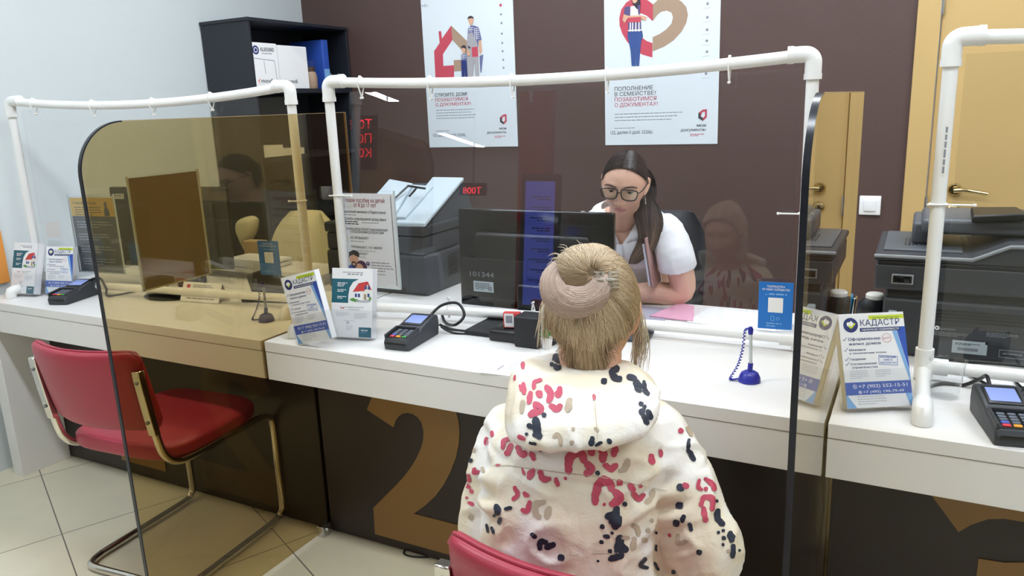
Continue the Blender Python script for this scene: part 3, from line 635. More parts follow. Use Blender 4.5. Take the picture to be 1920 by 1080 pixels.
# ------------------------------------------------------------------ leaflets in clear stands
def kadastr(s, first='Оформление', second='жилых домов', small=False):
    w, h = s.w, s.h; P = lambda *a: [(u * w, v * h) for u, v in a]
    R = lambda u0, v0, u1, v1, m, l=1: s.rect(u0 * w, v0 * h, u1 * w, v1 * h, m, l)
    R(.46, .93, .995, .972, M('lime'), 1); s.lines(.52 * w, .945 * h, .42 * w, .007 * h, 1, M('green'), last=1, lay=2, seed=5)
    s.disc(.176 * w, .878 * h, .112 * w, M('navy'), 1)
    s.poly(P((.115, .90), (.14, .915), (.155, .905), (.185, .925), (.225, .895), (.215, .865), (.16, .85), (.12, .872)), M('white'), 2)
    s.line(P((.145, .875), (.175, .845), (.245, .895)), .024 * w, M('lime'), 3)
    s.text('КАДАСТР', .325 * w, .864 * h, .068 * h, M('navy'), -.004, width=.60 * w)
    R(.31, .803, .925, .842, M('navy'), 1); s.text('ОФОРМЛЕНИЕ НЕДВИЖИМОСТИ', .335 * w, .812 * h, .02 * h, M('white'), .008, width=.57 * w)
    s.poly(P((.86, .842), (1, .842), (1, .36)), M('blue'), 1); s.poly(P((.925, .842), (1, .842), (1, .60)), M('blue'), 2)
    s.poly(P((.80, .80), (.865, .80), (1, .345), (1, .27), (.985, .27)), M('sky_blue'), 1)
    chk = lambda v: s.line(P((.035, v + .012), (.055, v), (.095, v + .035)), .007 * w, M('navy'), 2)
    chk(.715); s.text(first, .115 * w, .712 * h, .032 * h, M('navy'), .016, width=.49 * w); s.text(second, .115 * w, .662 * h, .03 * h, M('navy'), .016, width=.49 * w)
    s.ring(.705 * w, .725 * h, .068 * w, .005 * w, M('print_red'), 2); s.text('НА СНТ', .705 * w, .715 * h, .018 * h, M('print_red'), .01, align='c', width=.11 * w, rot=.1)
    chk(.602); s.text('Межевые', .115 * w, .602 * h, .022 * h, M('navy'), .012, width=.25 * w); s.text('и технические планы', .115 * w, .567 * h, .02 * h, M('navy'), .008, width=.56 * w)
    chk(.502); s.text('Геодезия', .11 * w, .503 * h, .022 * h, M('navy'), .012, width=.24 * w)
    chk(.452); s.text('Согласование', .11 * w, .453 * h, .022 * h, M('navy'), .012, width=.40 * w); s.text('строительства', .13 * w, .415 * h, .022 * h, M('navy'), .012, width=.39 * w)
    a = P((.555, .545), (.835, .525), (.825, .43), (.545, .45)); s.line(a + [a[0]], .006 * w, M('violet_blue'), 2)
    for i, (t, ww) in enumerate((('КОНСУЛЬТАЦИЯ', .24), ('ЮРИСТА', .13), ('БЕСПЛАТНО', .24))): s.text(t, .69 * w, (.512 - .03 * i) * h, .019 * h, M('violet_blue'), .014, align='c', width=ww * w, rot=-.06)
    s.lines(.09 * w, .385 * h, .30 * w, .0055 * h, 5, M('ink_pale'), 3.4, 3); s.lines(.48 * w, .385 * h, .26 * w, .0055 * h, 4, M('ink_pale'), 3.8, 8)
    R(0, .135, 1, .27, M('violet_blue'), 1)
    s.text('+7 (903) 552-15-51', .20 * w, .208 * h, .036 * h, M('white'), .008, width=.74 * w); s.text('+7 (495) 190-79-49', .26 * w, .152 * h, .027 * h, M('white'), .008, width=.62 * w)
    for u, v, r in ((.145, .225, .032), (.215, .163, .025)): s.ring(u * w, v * h, r * w, .006 * w, M('white'), 2); s.line([((u - .012) * w, (v + .009) * h), ((u + .012) * w, (v - .009) * h)], .012 * w, M('white'), 2)
    s.poly(P((0, .135), (.02, .135), (.145, 0), (0, 0)), M('sky_blue'), 1); s.poly(P((.90, .135), (1, .135), (1, 0), (.955, 0)), M('sky_blue'), 1)
    s.lines(.17 * w, .112 * h, .45 * w, .007 * h, 4, M('ink_pale'), 3.6, 11)
def surveyor(s):
    w, h = s.w, s.h; P = lambda *a: [(u * w, v * h) for u, v in a]
    s.lines(.26 * w, .935 * h, .5 * w, .010 * h, 1, M('ink_soft'), last=1, seed=2); s.lines(.38 * w, .905 * h, .28 * w, .016 * h, 1, M('ink_soft'), last=1, seed=4); s.ring(.72 * w, .912 * h, .025 * w, .011 * w, M('slate'), 1)
    s.rect(.0, .52, .0, .52, M('teal'), 1) if False else None
    s.poly([(0, .845 * h), (.66 * w, .845 * h), (.52 * w, .80 * h), (.44 * w, .72 * h), (.41 * w, .60 * h), (.41 * w, .495 * h), (0, .495 * h)], M('teal'), 1)
    for i, v in enumerate((.78, .68, .58)): s.lines(.14 * w, v * h, .25 * w, .011 * h, (3, 2, 2)[i], M('white'), 2.1, 6 + i, 2)
    # the little house
    s.disc(.70 * w, .545 * h, .25 * w, M('green'), 1, r2=.035 * h); s.disc(.78 * w, .528 * h, .18 * w, M('ink_pale'), 2, r2=.02 * h)
    s.poly(P((.56, .56), (.56, .66), (.93, .70), (.93, .555), (.74, .54)), M('white'), 3); s.poly(P((.76, .54), (.76, .70), (.86, .80), (.94, .70), (.94, .555)), M('paper_cream'), 4)
    s.poly(P((.52, .66), (.66, .785), (.88, .815), (.76, .675)), M('brick'), 5); s.poly(P((.76, .675), (.88, .815), (.90, .80), (.80, .67)), M('print_red'), 6); s.poly(P((.88, .815), (.98, .70), (.955, .695), (.87, .79)), M('brick'), 6)
    for u, v in ((.58, .585), (.655, .585), (.815, .70), (.89, .70), (.885, .59)): s.rect(u * w, v * h, (u + .05) * w, (v + .05) * h, M('denim'), 7)
    s.rect(.80 * w, .555 * h, .855 * w, .63 * h, M('print_tan'), 7); s.disc(.95 * w, .575 * h, .03 * w, M('green'), 8)
    s.ring(.27 * w, .445 * h, .055 * w, .02 * w, M('print_red'), 1, PI * 1.05, PI * 1.95)
    s.text('Кадастровый', .37 * w, .428 * h, .02 * h, M('ink_soft'), .006, width=.42 * w); s.text('инженер', .42 * w, .395 * h, .018 * h, M('ink_soft'), .006, width=.27 * w)
    s.lines(.12 * w, .345 * h, .34 * w, .006 * h, 3, M('ink_pale'), 3.4, 21); s.lines(.56 * w, .345 * h, .33 * w, .006 * h, 5, M('ink_pale'), 3.0, 22); s.lines(.3 * w, .235 * h, .45 * w, .006 * h, 1, M('ink_pale'), seed=23)
    s.poly(P((.37, .21), (.41, .235), (.45, .21), (.45, .195), (.37, .195)), M('ink_pale'), 1); s.lines(.37 * w, .16 * h, .18 * w, .006 * h, 4, M('ink_pale'), 3.2, 24)
    s.rect(.68 * w, .005 * h, .985 * w, .15 * h, M('teal'), 1); s.lines(.74 * w, .10 * h, .16 * w, .012 * h, 1, M('white'), seed=25, lay=2, last=1); s.lines(.74 * w, .075 * h, .2 * w, .006 * h, 1, M('sky_blue'), seed=26, lay=2)
def leaflet(x, y, yaw, lean, w, h, roll, art, label, slabel, kw={}, depth=.022):
    U = Vector((math.cos(yaw), math.sin(yaw), 0)); bk = Vector((-math.sin(yaw), math.cos(yaw), 0)); V = Vector((0, 0, math.cos(lean))) + bk * math.sin(lean)
    U, V = U * math.cos(roll) + V * math.sin(roll), V * math.cos(roll) - U * math.sin(roll); N = U.cross(V)
    lift = max(0., (depth + .004) * math.sin(lean)); tw = Vector((CO.x - x, CO.y - y, 0)).normalized()
    O = Vector((x, y, H + .0035 + lift)) + tw * lift * .7 * (CO.xy - Vector((x, y))).length / (CO.z - H) * .8; R3 = Matrix((U, V, N)).transposed()
    st = thing('leaflet_holder', slabel, 'leaflet holder', (x, y, H), 'clear leaflet holders')
    C = lambda u, v, n: O + U * u + V * v + N * n
    MB().box(C(w / 2, h * .45, -depth - .003), (w + .008, h * .9, .002), R3).build('back_plate', M('acrylic_thin'), st, smooth=0)
    MB().box(C(w / 2, h * .2, .003), (w + .008, h * .4, .002), R3).build('front_lip', M('acrylic_thin'), st, smooth=0)
    MB().box(C(w / 2, -.002, -depth / 2), (w + .008, .002, depth + .006), R3).build('tray_floor', M('acrylic_thin'), st, smooth=0)
    for u in (-.003, w + .003): MB().box(C(u, h * .2, -depth / 2), (.0018, h * .4, depth + .006), R3).build('side_wall', M('acrylic_thin'), st, smooth=0)
    low = min(C(u, -.003, n).z for u in (0, w) for n in (.003, -depth)) - H
    f0 = C(w / 2, 0, -depth - .003); b = MB(); a0, a1 = C(-.003, 0, -depth - .003), C(w + .003, 0, -depth - .003); t0 = C(w * .3, h * .55, -depth - .004); t1 = C(w * .7, h * .55, -depth - .004)
    fb = bk * (.05 + h * .45 * math.sin(lean)); g0, g1 = Vector((t0.x, t0.y, H + .0006)) + bk * .02, Vector((t1.x, t1.y, H + .0006)) + bk * .02
    b.add([t0, t1, g1, g0], [(0, 1, 2, 3)]); b.add([p + bk * .0015 for p in (t0, t1, g1, g0)], [(3, 2, 1, 0)]); b.build('prop', M('acrylic_thin'), st, smooth=0)
    lf = thing('leaflet', label, 'leaflet', O, 'leaflets in clear holders')
    MB().box(C(w / 2, h / 2, -depth / 2 - .0004), (w, h, depth - .003), R3).build('leaflet_stack', M('paper'), lf, smooth=0)
    s = Sheet(C(0, 0, .0004), U, V, w, h, M('paper')); art(s, **kw); s.build('front_leaflet', lf)
leaflet(-.1017, 1.6783, .5189, .3606, .1419, .2007, 0, kadastr, 'blue and white survey leaflet at the right beside the edge-on glass partition', 'clear holder of the blue leaflet beside the right glass partition')
leaflet(-1.5889, 1.6082, -.031, .029, .1372, .2009, .2502, kadastr, 'blue and white survey leaflet tilted to the left on the middle counter', 'clear tilted holder of the blue leaflet on the middle counter')
leaflet(-1.5441, 1.7006, .2017, .2185, .1346, .2057, 0, surveyor, 'teal leaflet with a red-roofed house on the middle counter', 'clear holder of the teal leaflet on the middle counter', depth=.03)
leaflet(-3.2228, 1.705, .1084, .2872, .1345, .2024, 0, surveyor, 'teal leaflet with a red-roofed house on the left counter', 'clear holder of the teal leaflet on the left counter', depth=.03)
leaflet(-3.068, 1.755, .2171, .2334, .1308, .1862, 0, kadastr, 'blue and white survey leaflet on the left counter beside the terminal', 'clear holder of the blue leaflet on the left counter', dict(first='Регистрация', second='прав и сделок'))

# ------------------------------------------------------------------ notices in clear pockets
def pocket(name, par, O, U, V, w, h):
    U, V = Vector(U).normalized(), Vector(V).normalized(); N = U.cross(V); R3 = Matrix((U, V, N)).transposed(); O = Vector(O)
    MB().box(O + U * w / 2 + V * h / 2 + N * .004, (w, h, .0012), R3).build('pocket_cover', M('acrylic_thin'), par, smooth=0)
    b = MB()
    for u in (.002, w - .002): b.box(O + U * u + V * h / 2 + N * .002, (.004, h, .006), R3)
    b.box(O + U * w / 2 + V * .002 + N * .002, (w, .004, .006), R3); b.build('pocket_edge', M('acrylic_edge'), par, smooth=0)
n = thing('notice', 'white notice about child allowance in a clear pocket on the middle pane', 'notice', (-1.56, 1.935, .86))
s = Sheet((-1.677, 1.936, .858), (1, .02, 0), (0, 0, 1), .222, .303, M('paper'))
w_, h_ = .222, .303; rb = mat('red_brown', '#a0505a', .6)
s.text('Новое пособие на детей', .5 * w_, .905 * h_, .014, rb, .01, align='c', width=.70 * w_); s.text('от 8 до 17 лет', .5 * w_, .855 * h_, .014, rb, .01, align='c', width=.40 * w_)
s.text('прожиточный минимум в Подмосковье?', .06 * w_, .79 * h_, .009, M('ink'), .006, width=.80 * w_); s.lines(.06 * w_, .765 * h_, .45 * w_, .0022, 1, M('ink_soft'), seed=1)
s.text('рассчитать среднедушевой доход семьи?', .06 * w_, .715 * h_, .009, M('ink'), .006, width=.80 * w_); s.lines(.06 * w_, .69 * h_, .3 * w_, .003, 2, M('ink'), 2.4, 2, last=1); s.lines(.42 * w_, .685 * h_, .5 * w_, .0022, 1, M('ink_soft'), seed=3)
s.text('РАЗНИЦА МЕЖДУ ПРОЖИТОЧНЫМ МИНИМУМОМ', .5 * w_, .605 * h_, .0075, M('ink'), .006, align='c', width=.74 * w_); s.text('И СРЕДНЕДУШЕВЫМ ДОХОДОМ СЕМЬИ', .5 * w_, .575 * h_, .0075, M('ink'), .006, align='c', width=.60 * w_)
for v, t, ww in ((.51, 'НЕ ПРЕВЫШАЕТ', .33), (.41, 'ПРЕВЫШАЕТ, НО МЕНЕЕ', .56), (.34, 'ПРЕВЫШАЕТ', .30)):
    s.text(t, .19 * w_, v * h_, .0075, M('ink'), .008, width=ww * w_); s.lines(.19 * w_, (v - .032) * h_, ww * .8 * w_, .003, 1, M('ink_pale'), seed=7, last=1)
s.disc(.105 * w_, .505 * h_, .055 * w_, M('paper_cream'), 1)
# the drawn pair hugging
K = lambda u, v: (u * w_, v * h_)
s.poly([K(.06, .12), K(.07, .19), K(.15, .22), K(.38, .24), K(.44, .17), K(.44, .12)], M('violet_blue'), 1); s.disc(.22 * w_, .285 * h_, .085 * w_, M('skin_print'), 2, r2=.068 * h_)
s.poly([K(.13, .30), K(.14, .36), K(.19, .375), K(.24, .385), K(.31, .37), K(.325, .32), K(.30, .31), K(.22, .335), K(.16, .32)], M('ink'), 3); s.disc(.35 * w_, .20 * h_, .10 * w_, mat('plum', '#4a3350', .6), 3, r2=.075 * h_); s.disc(.31 * w_, .185 * h_, .075 * w_, M('skin_print'), 4, r2=.055 * h_); s.ring(.215 * w_, .225 * h_, .05 * w_, .02 * w_, M('ink'), 5)
s.disc(.47 * w_, .245 * h_, .032 * w_, M('navy'), 1); s.rect(.463 * w_, .238 * h_, .477 * w_, .262 * h_, M('white'), 2); s.lines(.53 * w_, .255 * h_, .40 * w_, .003, 4, M('ink_soft'), 3.0, 14); s.lines(.6 * w_, .13 * h_, .3 * w_, .0025, 1, M('ink_soft'), seed=16)
s.rect(.955 * w_, .02 * h_, .965 * w_, .98 * h_, M('ink'), 1)
s.build('sheet', n); pocket('p', n, (-1.682, 1.9375, .854), (1, .02, 0), (0, 0, 1), .234, .317)
n = thing('notice', 'white notice in a clear pocket stuck on the left bronze glass, seen from behind', 'notice', (XP1 - .006, 1.34, .99))
s = Sheet((XP1 - .0075, 1.447, .992), (0, -1, 0), (0, 0, 1), .205, .283, mat('notice_back', '#8f867c', .7)); s.lines(.05, .24, .11, .006, 2, M('ink_soft'), 2.2, 3); s.lines(.03, .2, .14, .008, 1, M('ink_soft'), seed=4, last=1); s.rect(.03, .12, .075, .165, M('ink_pale')); s.lines(.04, .07, .12, .005, 3, M('ink_soft'), 2.4, 6); s.build('sheet', n)
pocket('p', n, (XP1 - .0065, 1.4535, .988), (0, -1, 0), (0, 0, 1), .217, .292)
n = thing('notice', 'yellow and dark grey notice in a clear pocket behind the left pane', 'notice', (-2.87, 1.86, .84))
nx = Vector((.994, .113, 0)); s = Sheet((-3.0, 1.875, .828), nx, (0, 0, 1), .24, .305, M('slate')); s.rect(0, .225, .24, .298, M('yellow'), 1); s.rect(0, .298, .24, .305, M('paper'), 1)
s.text('Готовы ли вам помочь', .015, .272, .012, M('ink'), .012, width=.125); s.lines(.02, .258, .15, .003, 4, M('ink'), 3.2, 5, 2); s.poly([(.178, .226), (.178, .25), (.185, .262), (.182, .275), (.19, .285), (.198, .275), (.196, .262), (.205, .25), (.205, .226)], M('slate'), 2)
for i in range(4): s.lines(.02, .20 - i * .05, .19, .0035, 3, M('ink_pale'), 3.0, 30 + i)
s.build('sheet', n); pocket('p', n, (-3.006, 1.873, .824), nx, (0, 0, 1), .25, .318)
# small blue plaques
def plaque(O, U, V, w, h, label):
    t = thing('sign_plaque', label, 'sign', O, 'small blue community signs')
    s = Sheet(O, U, V, w, h, M('plaque_blue'), t=.003); s.text('подпишитесь', w / 2, h * .895, .007, M('white'), .004, align='c', width=.52 * w); s.text('на наше сообщество', w / 2, h * .83, .007, M('white'), .004, align='c', width=.80 * w)
    s.lines(.3 * w, .735 * h, .52 * w, .004, 1, M('sky_blue'), seed=3, last=1); s.rect(.2 * w, .73 * h, .25 * w, .75 * h, M('sky_blue'))
    s.rect(.285 * w, .36 * h, .72 * w, .675 * h, M('white'), 1)
    s.line([(.38 * w, .18 * h), (.38 * w, .28 * h), (.47 * w, .28 * h), (.47 * w, .18 * h), (.38 * w, .18 * h)], .0012, M('sky_blue'), 1); s.ring(.58 * w, .23 * h, .05 * w, .0012, M('sky_blue'), 1); s.lines(.25 * w, .11 * h, .5 * w, .003, 2, M('sky_blue'), 2.4, 8); s.build('plate', t); return t
pk = plaque(Vector((-.357, 2.043, .81)), (1, .088, 0), (0, -.02, 1), .086, .128, 'small blue sign hanging on the middle pane above the blue counter pen')
plaque(Vector((-2.085, 1.962, .855)), (1, .12, 0), (0, 0, 1), .088, .125, 'small blue sign seen through the left bronze glass')

# ------------------------------------------------------------------ posters on the brown wall
PY = YW - .004
def poster(px_l, px_r, zb, zt, art, label):
    p = thing('poster', label, 'poster', ((px_l + px_r) / 2, YW, zb)); s = Sheet((px_l, PY, zb), (1, 0, 0), (0, 0, 1), px_r - px_l, zt - zb, mat('poster_paper', '#dfe7ec', .55), t=.003, eps=.0006)
    Q = lambda ox, oy, sc: (lambda x, y: (lambda q: (q.x - px_l, q.z - zb))(onY(ox + x / sc, oy + y / sc, PY)))
    art(s, Q); s.build('printed_sheet', p)
def logo_docs(s, u, v, k=1.):
    """red and grey folded-sheet emblem with the two words below"""
    s.poly([(u - .022 * k, v + .006 * k), (u + .0 * k, v - .008 * k), (u + .018 * k, v + .008 * k), (u + .018 * k, v + .046 * k), (u - .002 * k, v + .044 * k), (u - .022 * k, v + .03 * k)], M('print_red'), 1)
    s.poly([(u - .01 * k, v + .012 * k), (u + .0 * k, v + .006 * k), (u + .009 * k, v + .014 * k), (u + .009 * k, v + .034 * k), (u - .004 * k, v + .032 * k)], MATS['poster_paper'], 2)
    s.poly([(u - .022 * k, v + .006 * k), (u - .0 * k, v - .008 * k), (u - .0 * k, v + .006 * k), (u - .012 * k, v + .014 * k), (u - .012 * k, v + .026 * k), (u - .022 * k, v + .03 * k)], M('slate'), 3)
    s.text('мои', u + .014 * k, v - .034 * k, .014 * k, M('slate'), .02, align='r', width=.042 * k); s.text('документы', u + .014 * k, v - .054 * k, .014 * k, M('slate'), .0, align='r', width=.12 * k); s.lines(u - .06 * k, v - .07 * k, .075 * k, .003, 2, M('print_red'), 2.4, 3)
def art_house(s, Q):
    z = Q(780, 0, 7.2); z3 = Q(780, 0, 3.2)
    s.poly([z(*p) for p in ((305, 423), (340, 420), (352, 520), (475, 345), (492, 540), (365, 730), (370, 890), (515, 880), (515, 1150), (268, 1150), (245, 690), (320, 580))], M('print_red'), 1)
    s.poly([z(*p) for p in ((475, 345), (695, 560), (700, 760), (640, 700), (492, 540))], M('print_tan'), 1); s.poly([z(*p) for p in ((510, 812), (640, 805), (640, 955), (515, 962))], M('print_tan'), 2)
    def check(x0, y0, x1, y1, st, lay):
        for k in range(int((x1 - x0) / st)): s.line([z(x0 + k * st, y0), z(x0 + k * st, y1)], .0022, M('white'), lay)
        for k in range(int((y1 - y0) / st)): s.line([z(x0, y0 + k * st), z(x1, y0 + k * st)], .0022, M('white'), lay)
    # man in overalls
    sk, gr, pl = M('skin_print'), mat('overall_grey', '#a9a6ab', .6), mat('plaid_blue', '#6b6f9a', .6)
    s.poly([z(*p) for p in ((835, 380), (880, 520), (895, 690), (870, 740), (850, 700), (850, 560), (810, 480))], sk, 3); s.poly([z(*p) for p in ((705, 385), (745, 345), (790, 345), (850, 370), (890, 540), (850, 550), (840, 640), (760, 640), (700, 460))], pl, 4)
    s.poly([z(*p) for p in ((700, 455), (770, 440), (790, 520), (830, 570), (840, 650), (862, 1150), (812, 1150), (790, 800), (765, 1150), (705, 1150), (690, 760), (690, 560))], gr, 5); s.poly([z(*p) for p in ((755, 640), (835, 630), (845, 765), (765, 770))], M('print_red'), 6); s.poly([z(*p) for p in ((705, 610), (740, 640), (735, 660), (715, 650))], M('ink'), 7)
    s.poly([z(*p) for p in ((705, 265), (725, 330), (755, 340), (778, 300), (780, 255), (740, 235))], sk, 5); s.poly([z(*p) for p in ((700, 270), (705, 230), (740, 212), (778, 228), (782, 262), (765, 245), (715, 250))], M('ink'), 6); s.poly([z(*p) for p in ((860, 755), (910, 735), (885, 980), (872, 980))], pl, 4)
    s.poly([z(*p) for p in ((640, 720), (690, 720), (690, 830), (615, 830), (612, 740))], pl, 8); s.poly([z(*p) for p in ((615, 815), (690, 815), (708, 1150), (680, 1150), (660, 930), (658, 1150), (628, 1150))], M('navy'), 9); s.poly([z(*p) for p in ((618, 650), (635, 715), (665, 715), (680, 650), (650, 632))], sk, 9); s.poly([z(*p) for p in ((612, 655), (625, 620), (660, 610), (682, 630), (678, 670), (668, 650), (630, 645))], M('ink'), 10); s.poly([z(*p) for p in ((695, 655), (740, 700), (740, 750), (700, 755))], sk, 10)
    check(795, 385, 860, 545, 26, 7); check(722, 375, 780, 440, 26, 7); check(625, 725, 688, 810, 24, 10)
    a, b = z3(115, 582), z3(310, 582); s.text('СТРОИТЕ ДОМ?', a[0], a[1], .0185, M('slate'), .016, width=b[0] - a[0]); a, b = z3(117, 610), z3(312, 606); s.text('ПОЗАБОТИМСЯ', a[0], a[1], .017, M('print_red'), .01, width=b[0] - a[0]); a, b = z3(118, 638), z3(330, 634); s.text('О ДОКУМЕНТАХ!', a[0], a[1], .017, M('print_red'), .01, width=b[0] - a[0])
    a = z3(120, 665); s.lines(a[0], a[1], .26, .0035, 4, M('ink_soft'), 4.2, 5, last=.95); a = z3(120, 788); s.lines(a[0], a[1], .09, .003, 1, M('ink_soft'), seed=2, last=1)
    a, b = z3(104, 820), z3(298, 814); s.text('122, далее 3 (доб. 52206)', a[0], a[1], .016, mat('ink_violet', '#4d5478', .6), .004, width=b[0] - a[0]); a = z3(527, 738); logo_docs(s, *a)
    for x, y in ((1148, 195), (1155, 312), (1160, 455), (1165, 580), (1170, 692), (1178, 808), (1183, 915)): c = z(x, y); s.disc(*c, .006, M('ink_soft'), 1, 8)
    c = z(1143, 70); s.disc(*c, .008, M('print_red'), 1, 8); c = z(80, 95); s.text('мфц', c[0], c[1], .014, M('ink_soft'), .004, lay=1)
def art_heart(s, Q):
    z = Q(1130, 0, 6.748); z3 = Q(780, 0, 3.2)
    oL = [z(*p) for p in ((637, 55), (580, 10), (500, -25), (400, -30), (300, 30), (235, 120), (210, 230), (215, 330), (250, 430), (310, 530), (400, 620), (500, 690), (630, 728))]; iL = [z(*p) for p in ((630, 545), (560, 520), (490, 470), (420, 400), (370, 300), (370, 210), (420, 170), (490, 170), (560, 200), (635, 268))]
    s.poly(oL + iL, M('print_red'), 1)
    oR = [z(*p) for p in ((637, 55), (690, 5), (780, -40), (900, -35), (1000, 20), (1060, 90), (1080, 190), (1060, 290), (1000, 400), (900, 510), (780, 590), (632, 650))]; iR = [z(*p) for p in ((632, 470), (720, 430), (800, 375), (870, 300), (890, 220), (870, 160), (810, 135), (740, 150), (690, 190), (635, 268))]
    s.poly(oR + iR, M('print_tan'), 1)
    sk, pl = M('skin_print'), mat('plaid_violet', '#57507f', .6)
    s.poly([z(*p) for p in ((320, 400), (500, 390), (512, 460), (490, 520), (475, 660), (462, 835), (420, 835), (412, 560), (425, 835), (368, 835), (355, 650), (330, 520), (315, 460))], M('denim'), 3)
    s.poly([z(*p) for p in ((280, 95), (345, 75), (360, 200), (330, 215), (270, 180))], pl, 4); s.poly([z(*p) for p in ((320, 275), (485, 275), (490, 400), (330, 400))], pl, 4)
    for x in (345, 375, 415, 455): s.poly([z(x, 278), z(x + 14, 278), z(x + 14, 400), z(x, 400)], M('white'), 5)
    s.poly([z(*p) for p in ((325, 380), (490, 372), (490, 388), (325, 396))], M('white'), 6)
    s.poly([z(*p) for p in ((355, 80), (440, 70), (465, 200), (350, 215))], M('paper_cream'), 5); s.poly([z(*p) for p in ((325, 225), (490, 215), (485, 280), (320, 285))], M('print_red'), 7); s.poly([z(*p) for p in ((270, 180), (330, 200), (490, 195), (560, 215), (550, 265), (490, 240), (320, 230), (285, 290), (255, 260))], sk, 6)
    s.poly([z(*p) for p in ((362, -30), (385, 55), (440, 120), (482, 60), (475, -30))], M('ink'), 6); s.poly([z(*p) for p in ((372, -30), (385, 30), (410, 45), (440, 20), (445, -30))], sk, 7); s.poly([z(*p) for p in ((445, 70), (480, 60), (470, 190), (455, 180))], pl, 8)
    for i, (t, y, yb, x1, m, bo) in enumerate((('ПОПОЛНЕНИЕ', 546, 540, 1422, 'slate', .004), ('В СЕМЕЙСТВЕ?', 578, 571, 1440, 'slate', .004), ('ПОЗАБОТИМСЯ', 610, 604, 1443, 'print_red', 0.), ('О ДОКУМЕНТАХ!', 643, 637, 1450, 'print_red', 0.))):
        a, b = z3(1192, y), z3(x1, yb); s.text(t, a[0], a[1], .0185, M(m), bo, width=b[0] - a[0])
    a = z3(1192, 688); s.lines(a[0], a[1], .36, .0035, 3, M('ink_soft'), 4.4, 5, last=.8); a = z3(1190, 772); s.lines(a[0], a[1], .11, .003, 1, M('ink_soft'), seed=2, last=1)
    a, b = z3(1168, 805), z3(1418, 800); s.text('122, далее 3 (доб. 52206)', a[0], a[1], .016, MATS['ink_violet'], .004, width=b[0] - a[0]); a = z3(1722, 715); logo_docs(s, *a)
    for x, y in ((1328, 47), (1325, 220), (1322, 377), (1318, 517), (1320, 655), (1308, 932)): c = z(x, y); s.disc(*c, .0065, M('ink_soft'), 1, 8); s.lines(c[0] - .02, c[1] - .02, .036, .002, 1, M('ink_pale'), seed=1, last=1)
poster(-2.476, -1.912, 1.205, 2.02, art_house, 'left poster on the brown wall with a red house, a man and a boy')
poster(-1.416, -.857, 1.206, 2.02, art_heart, 'right poster on the brown wall with a red and tan heart and a woman')
# ------------------------------------------------------------------ black bookcase in the corner
BX = -2.992
bc = thing('bookcase', 'tall open black bookcase in the corner against the white wall', 'bookcase', (-3.16, 3.3, 0))
by0, by1, bz = 2.915, 3.672, 1.892; T = .016; cb = M('cabinet_black')
MB().span((XL + .006, by0, 0), (BX, by0 + T, bz - T)).build('side_panel', cb, bc, bevel=.001); MB().span((XL + .006, by1 - T, 0), (BX, by1, bz - T)).build('side_panel', cb, bc, bevel=.001)
MB().span((XL + .006, by0 - .006, bz - T), (BX + .006, by1, bz)).build('top_panel', cb, bc, bevel=.001); MB().span((XL + .004, by0 + T, .05), (XL + .012, by1 - T, bz - T)).build('back_panel', cb, bc)
SH1 = onX(530, 166, BX).z; SH2 = onX(530, 293, BX).z
for z in (SH1, SH2, SH2 - .34, SH2 - .68, .07): MB().span((XL + .012, by0 + T, z - .022), (BX - .004, by1 - T, z)).build('shelf', cb, bc, bevel=.001)
BK = lambda x, y, X=BX: onX(x, y, X)
def carton(xl, xr, ytop, label, extra, grp='white cartons on the bookcase'):
    a = BK(xl, 120); b_ = BK(xr, 120); zt = BK((xl + xr) / 2, ytop).z; y0, y1 = max(a.y, by0 + T + .003), b_.y
    t = thing('carton', label, 'box', (BX - .15, (y0 + y1) / 2, SH1), grp)
    MB().rbox((BX - .16, (y0 + y1) / 2, (SH1 + zt) / 2 + .0005), (.30, y1 - y0 - .003, zt - SH1 - .001), .003).build('carton_body', M('white'), t)
    s = Sheet((BX - .0085, y0 + .002, SH1 + .002), (0, 1, 0), (0, 0, 1), y1 - y0 - .004, zt - SH1 - .004, M('white'), t=.0008); w, h = s.w, s.h
    s.poly([(.10 * w + .0, .16 * h), (.10 * w + .018, .23 * h), (.10 * w + .008, .15 * h), (.10 * w + .018, .08 * h)], M('orange'), 1); s.text('mondi', .10 * w + .022, .12 * h, .022, M('slate'), .02, width=.08)
    if extra:
        s.disc(.13 * w, .84 * h, .022, M('navy'), 1); s.ring(.13 * w, .84 * h, .013, .004, M('white'), 2); s.text('ALLROUND', .13 * w + .03, .82 * h, .02, M('slate'), .014, width=.095); s.lines(.13 * w + .04, .765 * h, .07, .004, 1, M('ink_soft'), last=1)
        s.line([(.02 * w, .66 * h), (.86 * w, .62 * h), (.90 * w, .10 * h)], .003, M('ink_soft'), 1); s.line([(.42 * w, .62 * h), (.44 * w, .32 * h)], .003, M('ink_soft'), 1)
    else: s.poly([(.45 * w, .99 * h), (.98 * w, .6 * h), (.98 * w, .99 * h)], M('paper'), 1)
    s.build('printed_face', t)
carton(470, 524, 80, 'white paper carton at the left on the upper shelf of the bookcase', True)
carton(525, 579, 86, 'white paper carton at the right on the upper shelf of the bookcase', False)
a = BK(597, 120, BX - .05); b_ = BK(622, 120, BX - .05)
t = thing('ring_binder', 'blue folder standing on the bookcase beside the cartons', 'binder', (BX - .14, (a.y + b_.y) / 2, SH1))
MB().rbox((BX - .16, (a.y + b_.y) / 2, SH1 + .135), (.24, .05, .268), .004).build('cover', M('blue'), t); s = Sheet((BX - .039, (a.y + b_.y) / 2 - .022, SH1 + .01), (0, 1, 0), (0, 0, 1), .044, .10, M('sky_blue')); s.build('spine_label', t)
a = BK(590, 140, BX - .02)
t = thing('jar', 'glass jar with tan filling beside the blue folder on the bookcase', 'jar', (BX - .05, a.y, SH1))
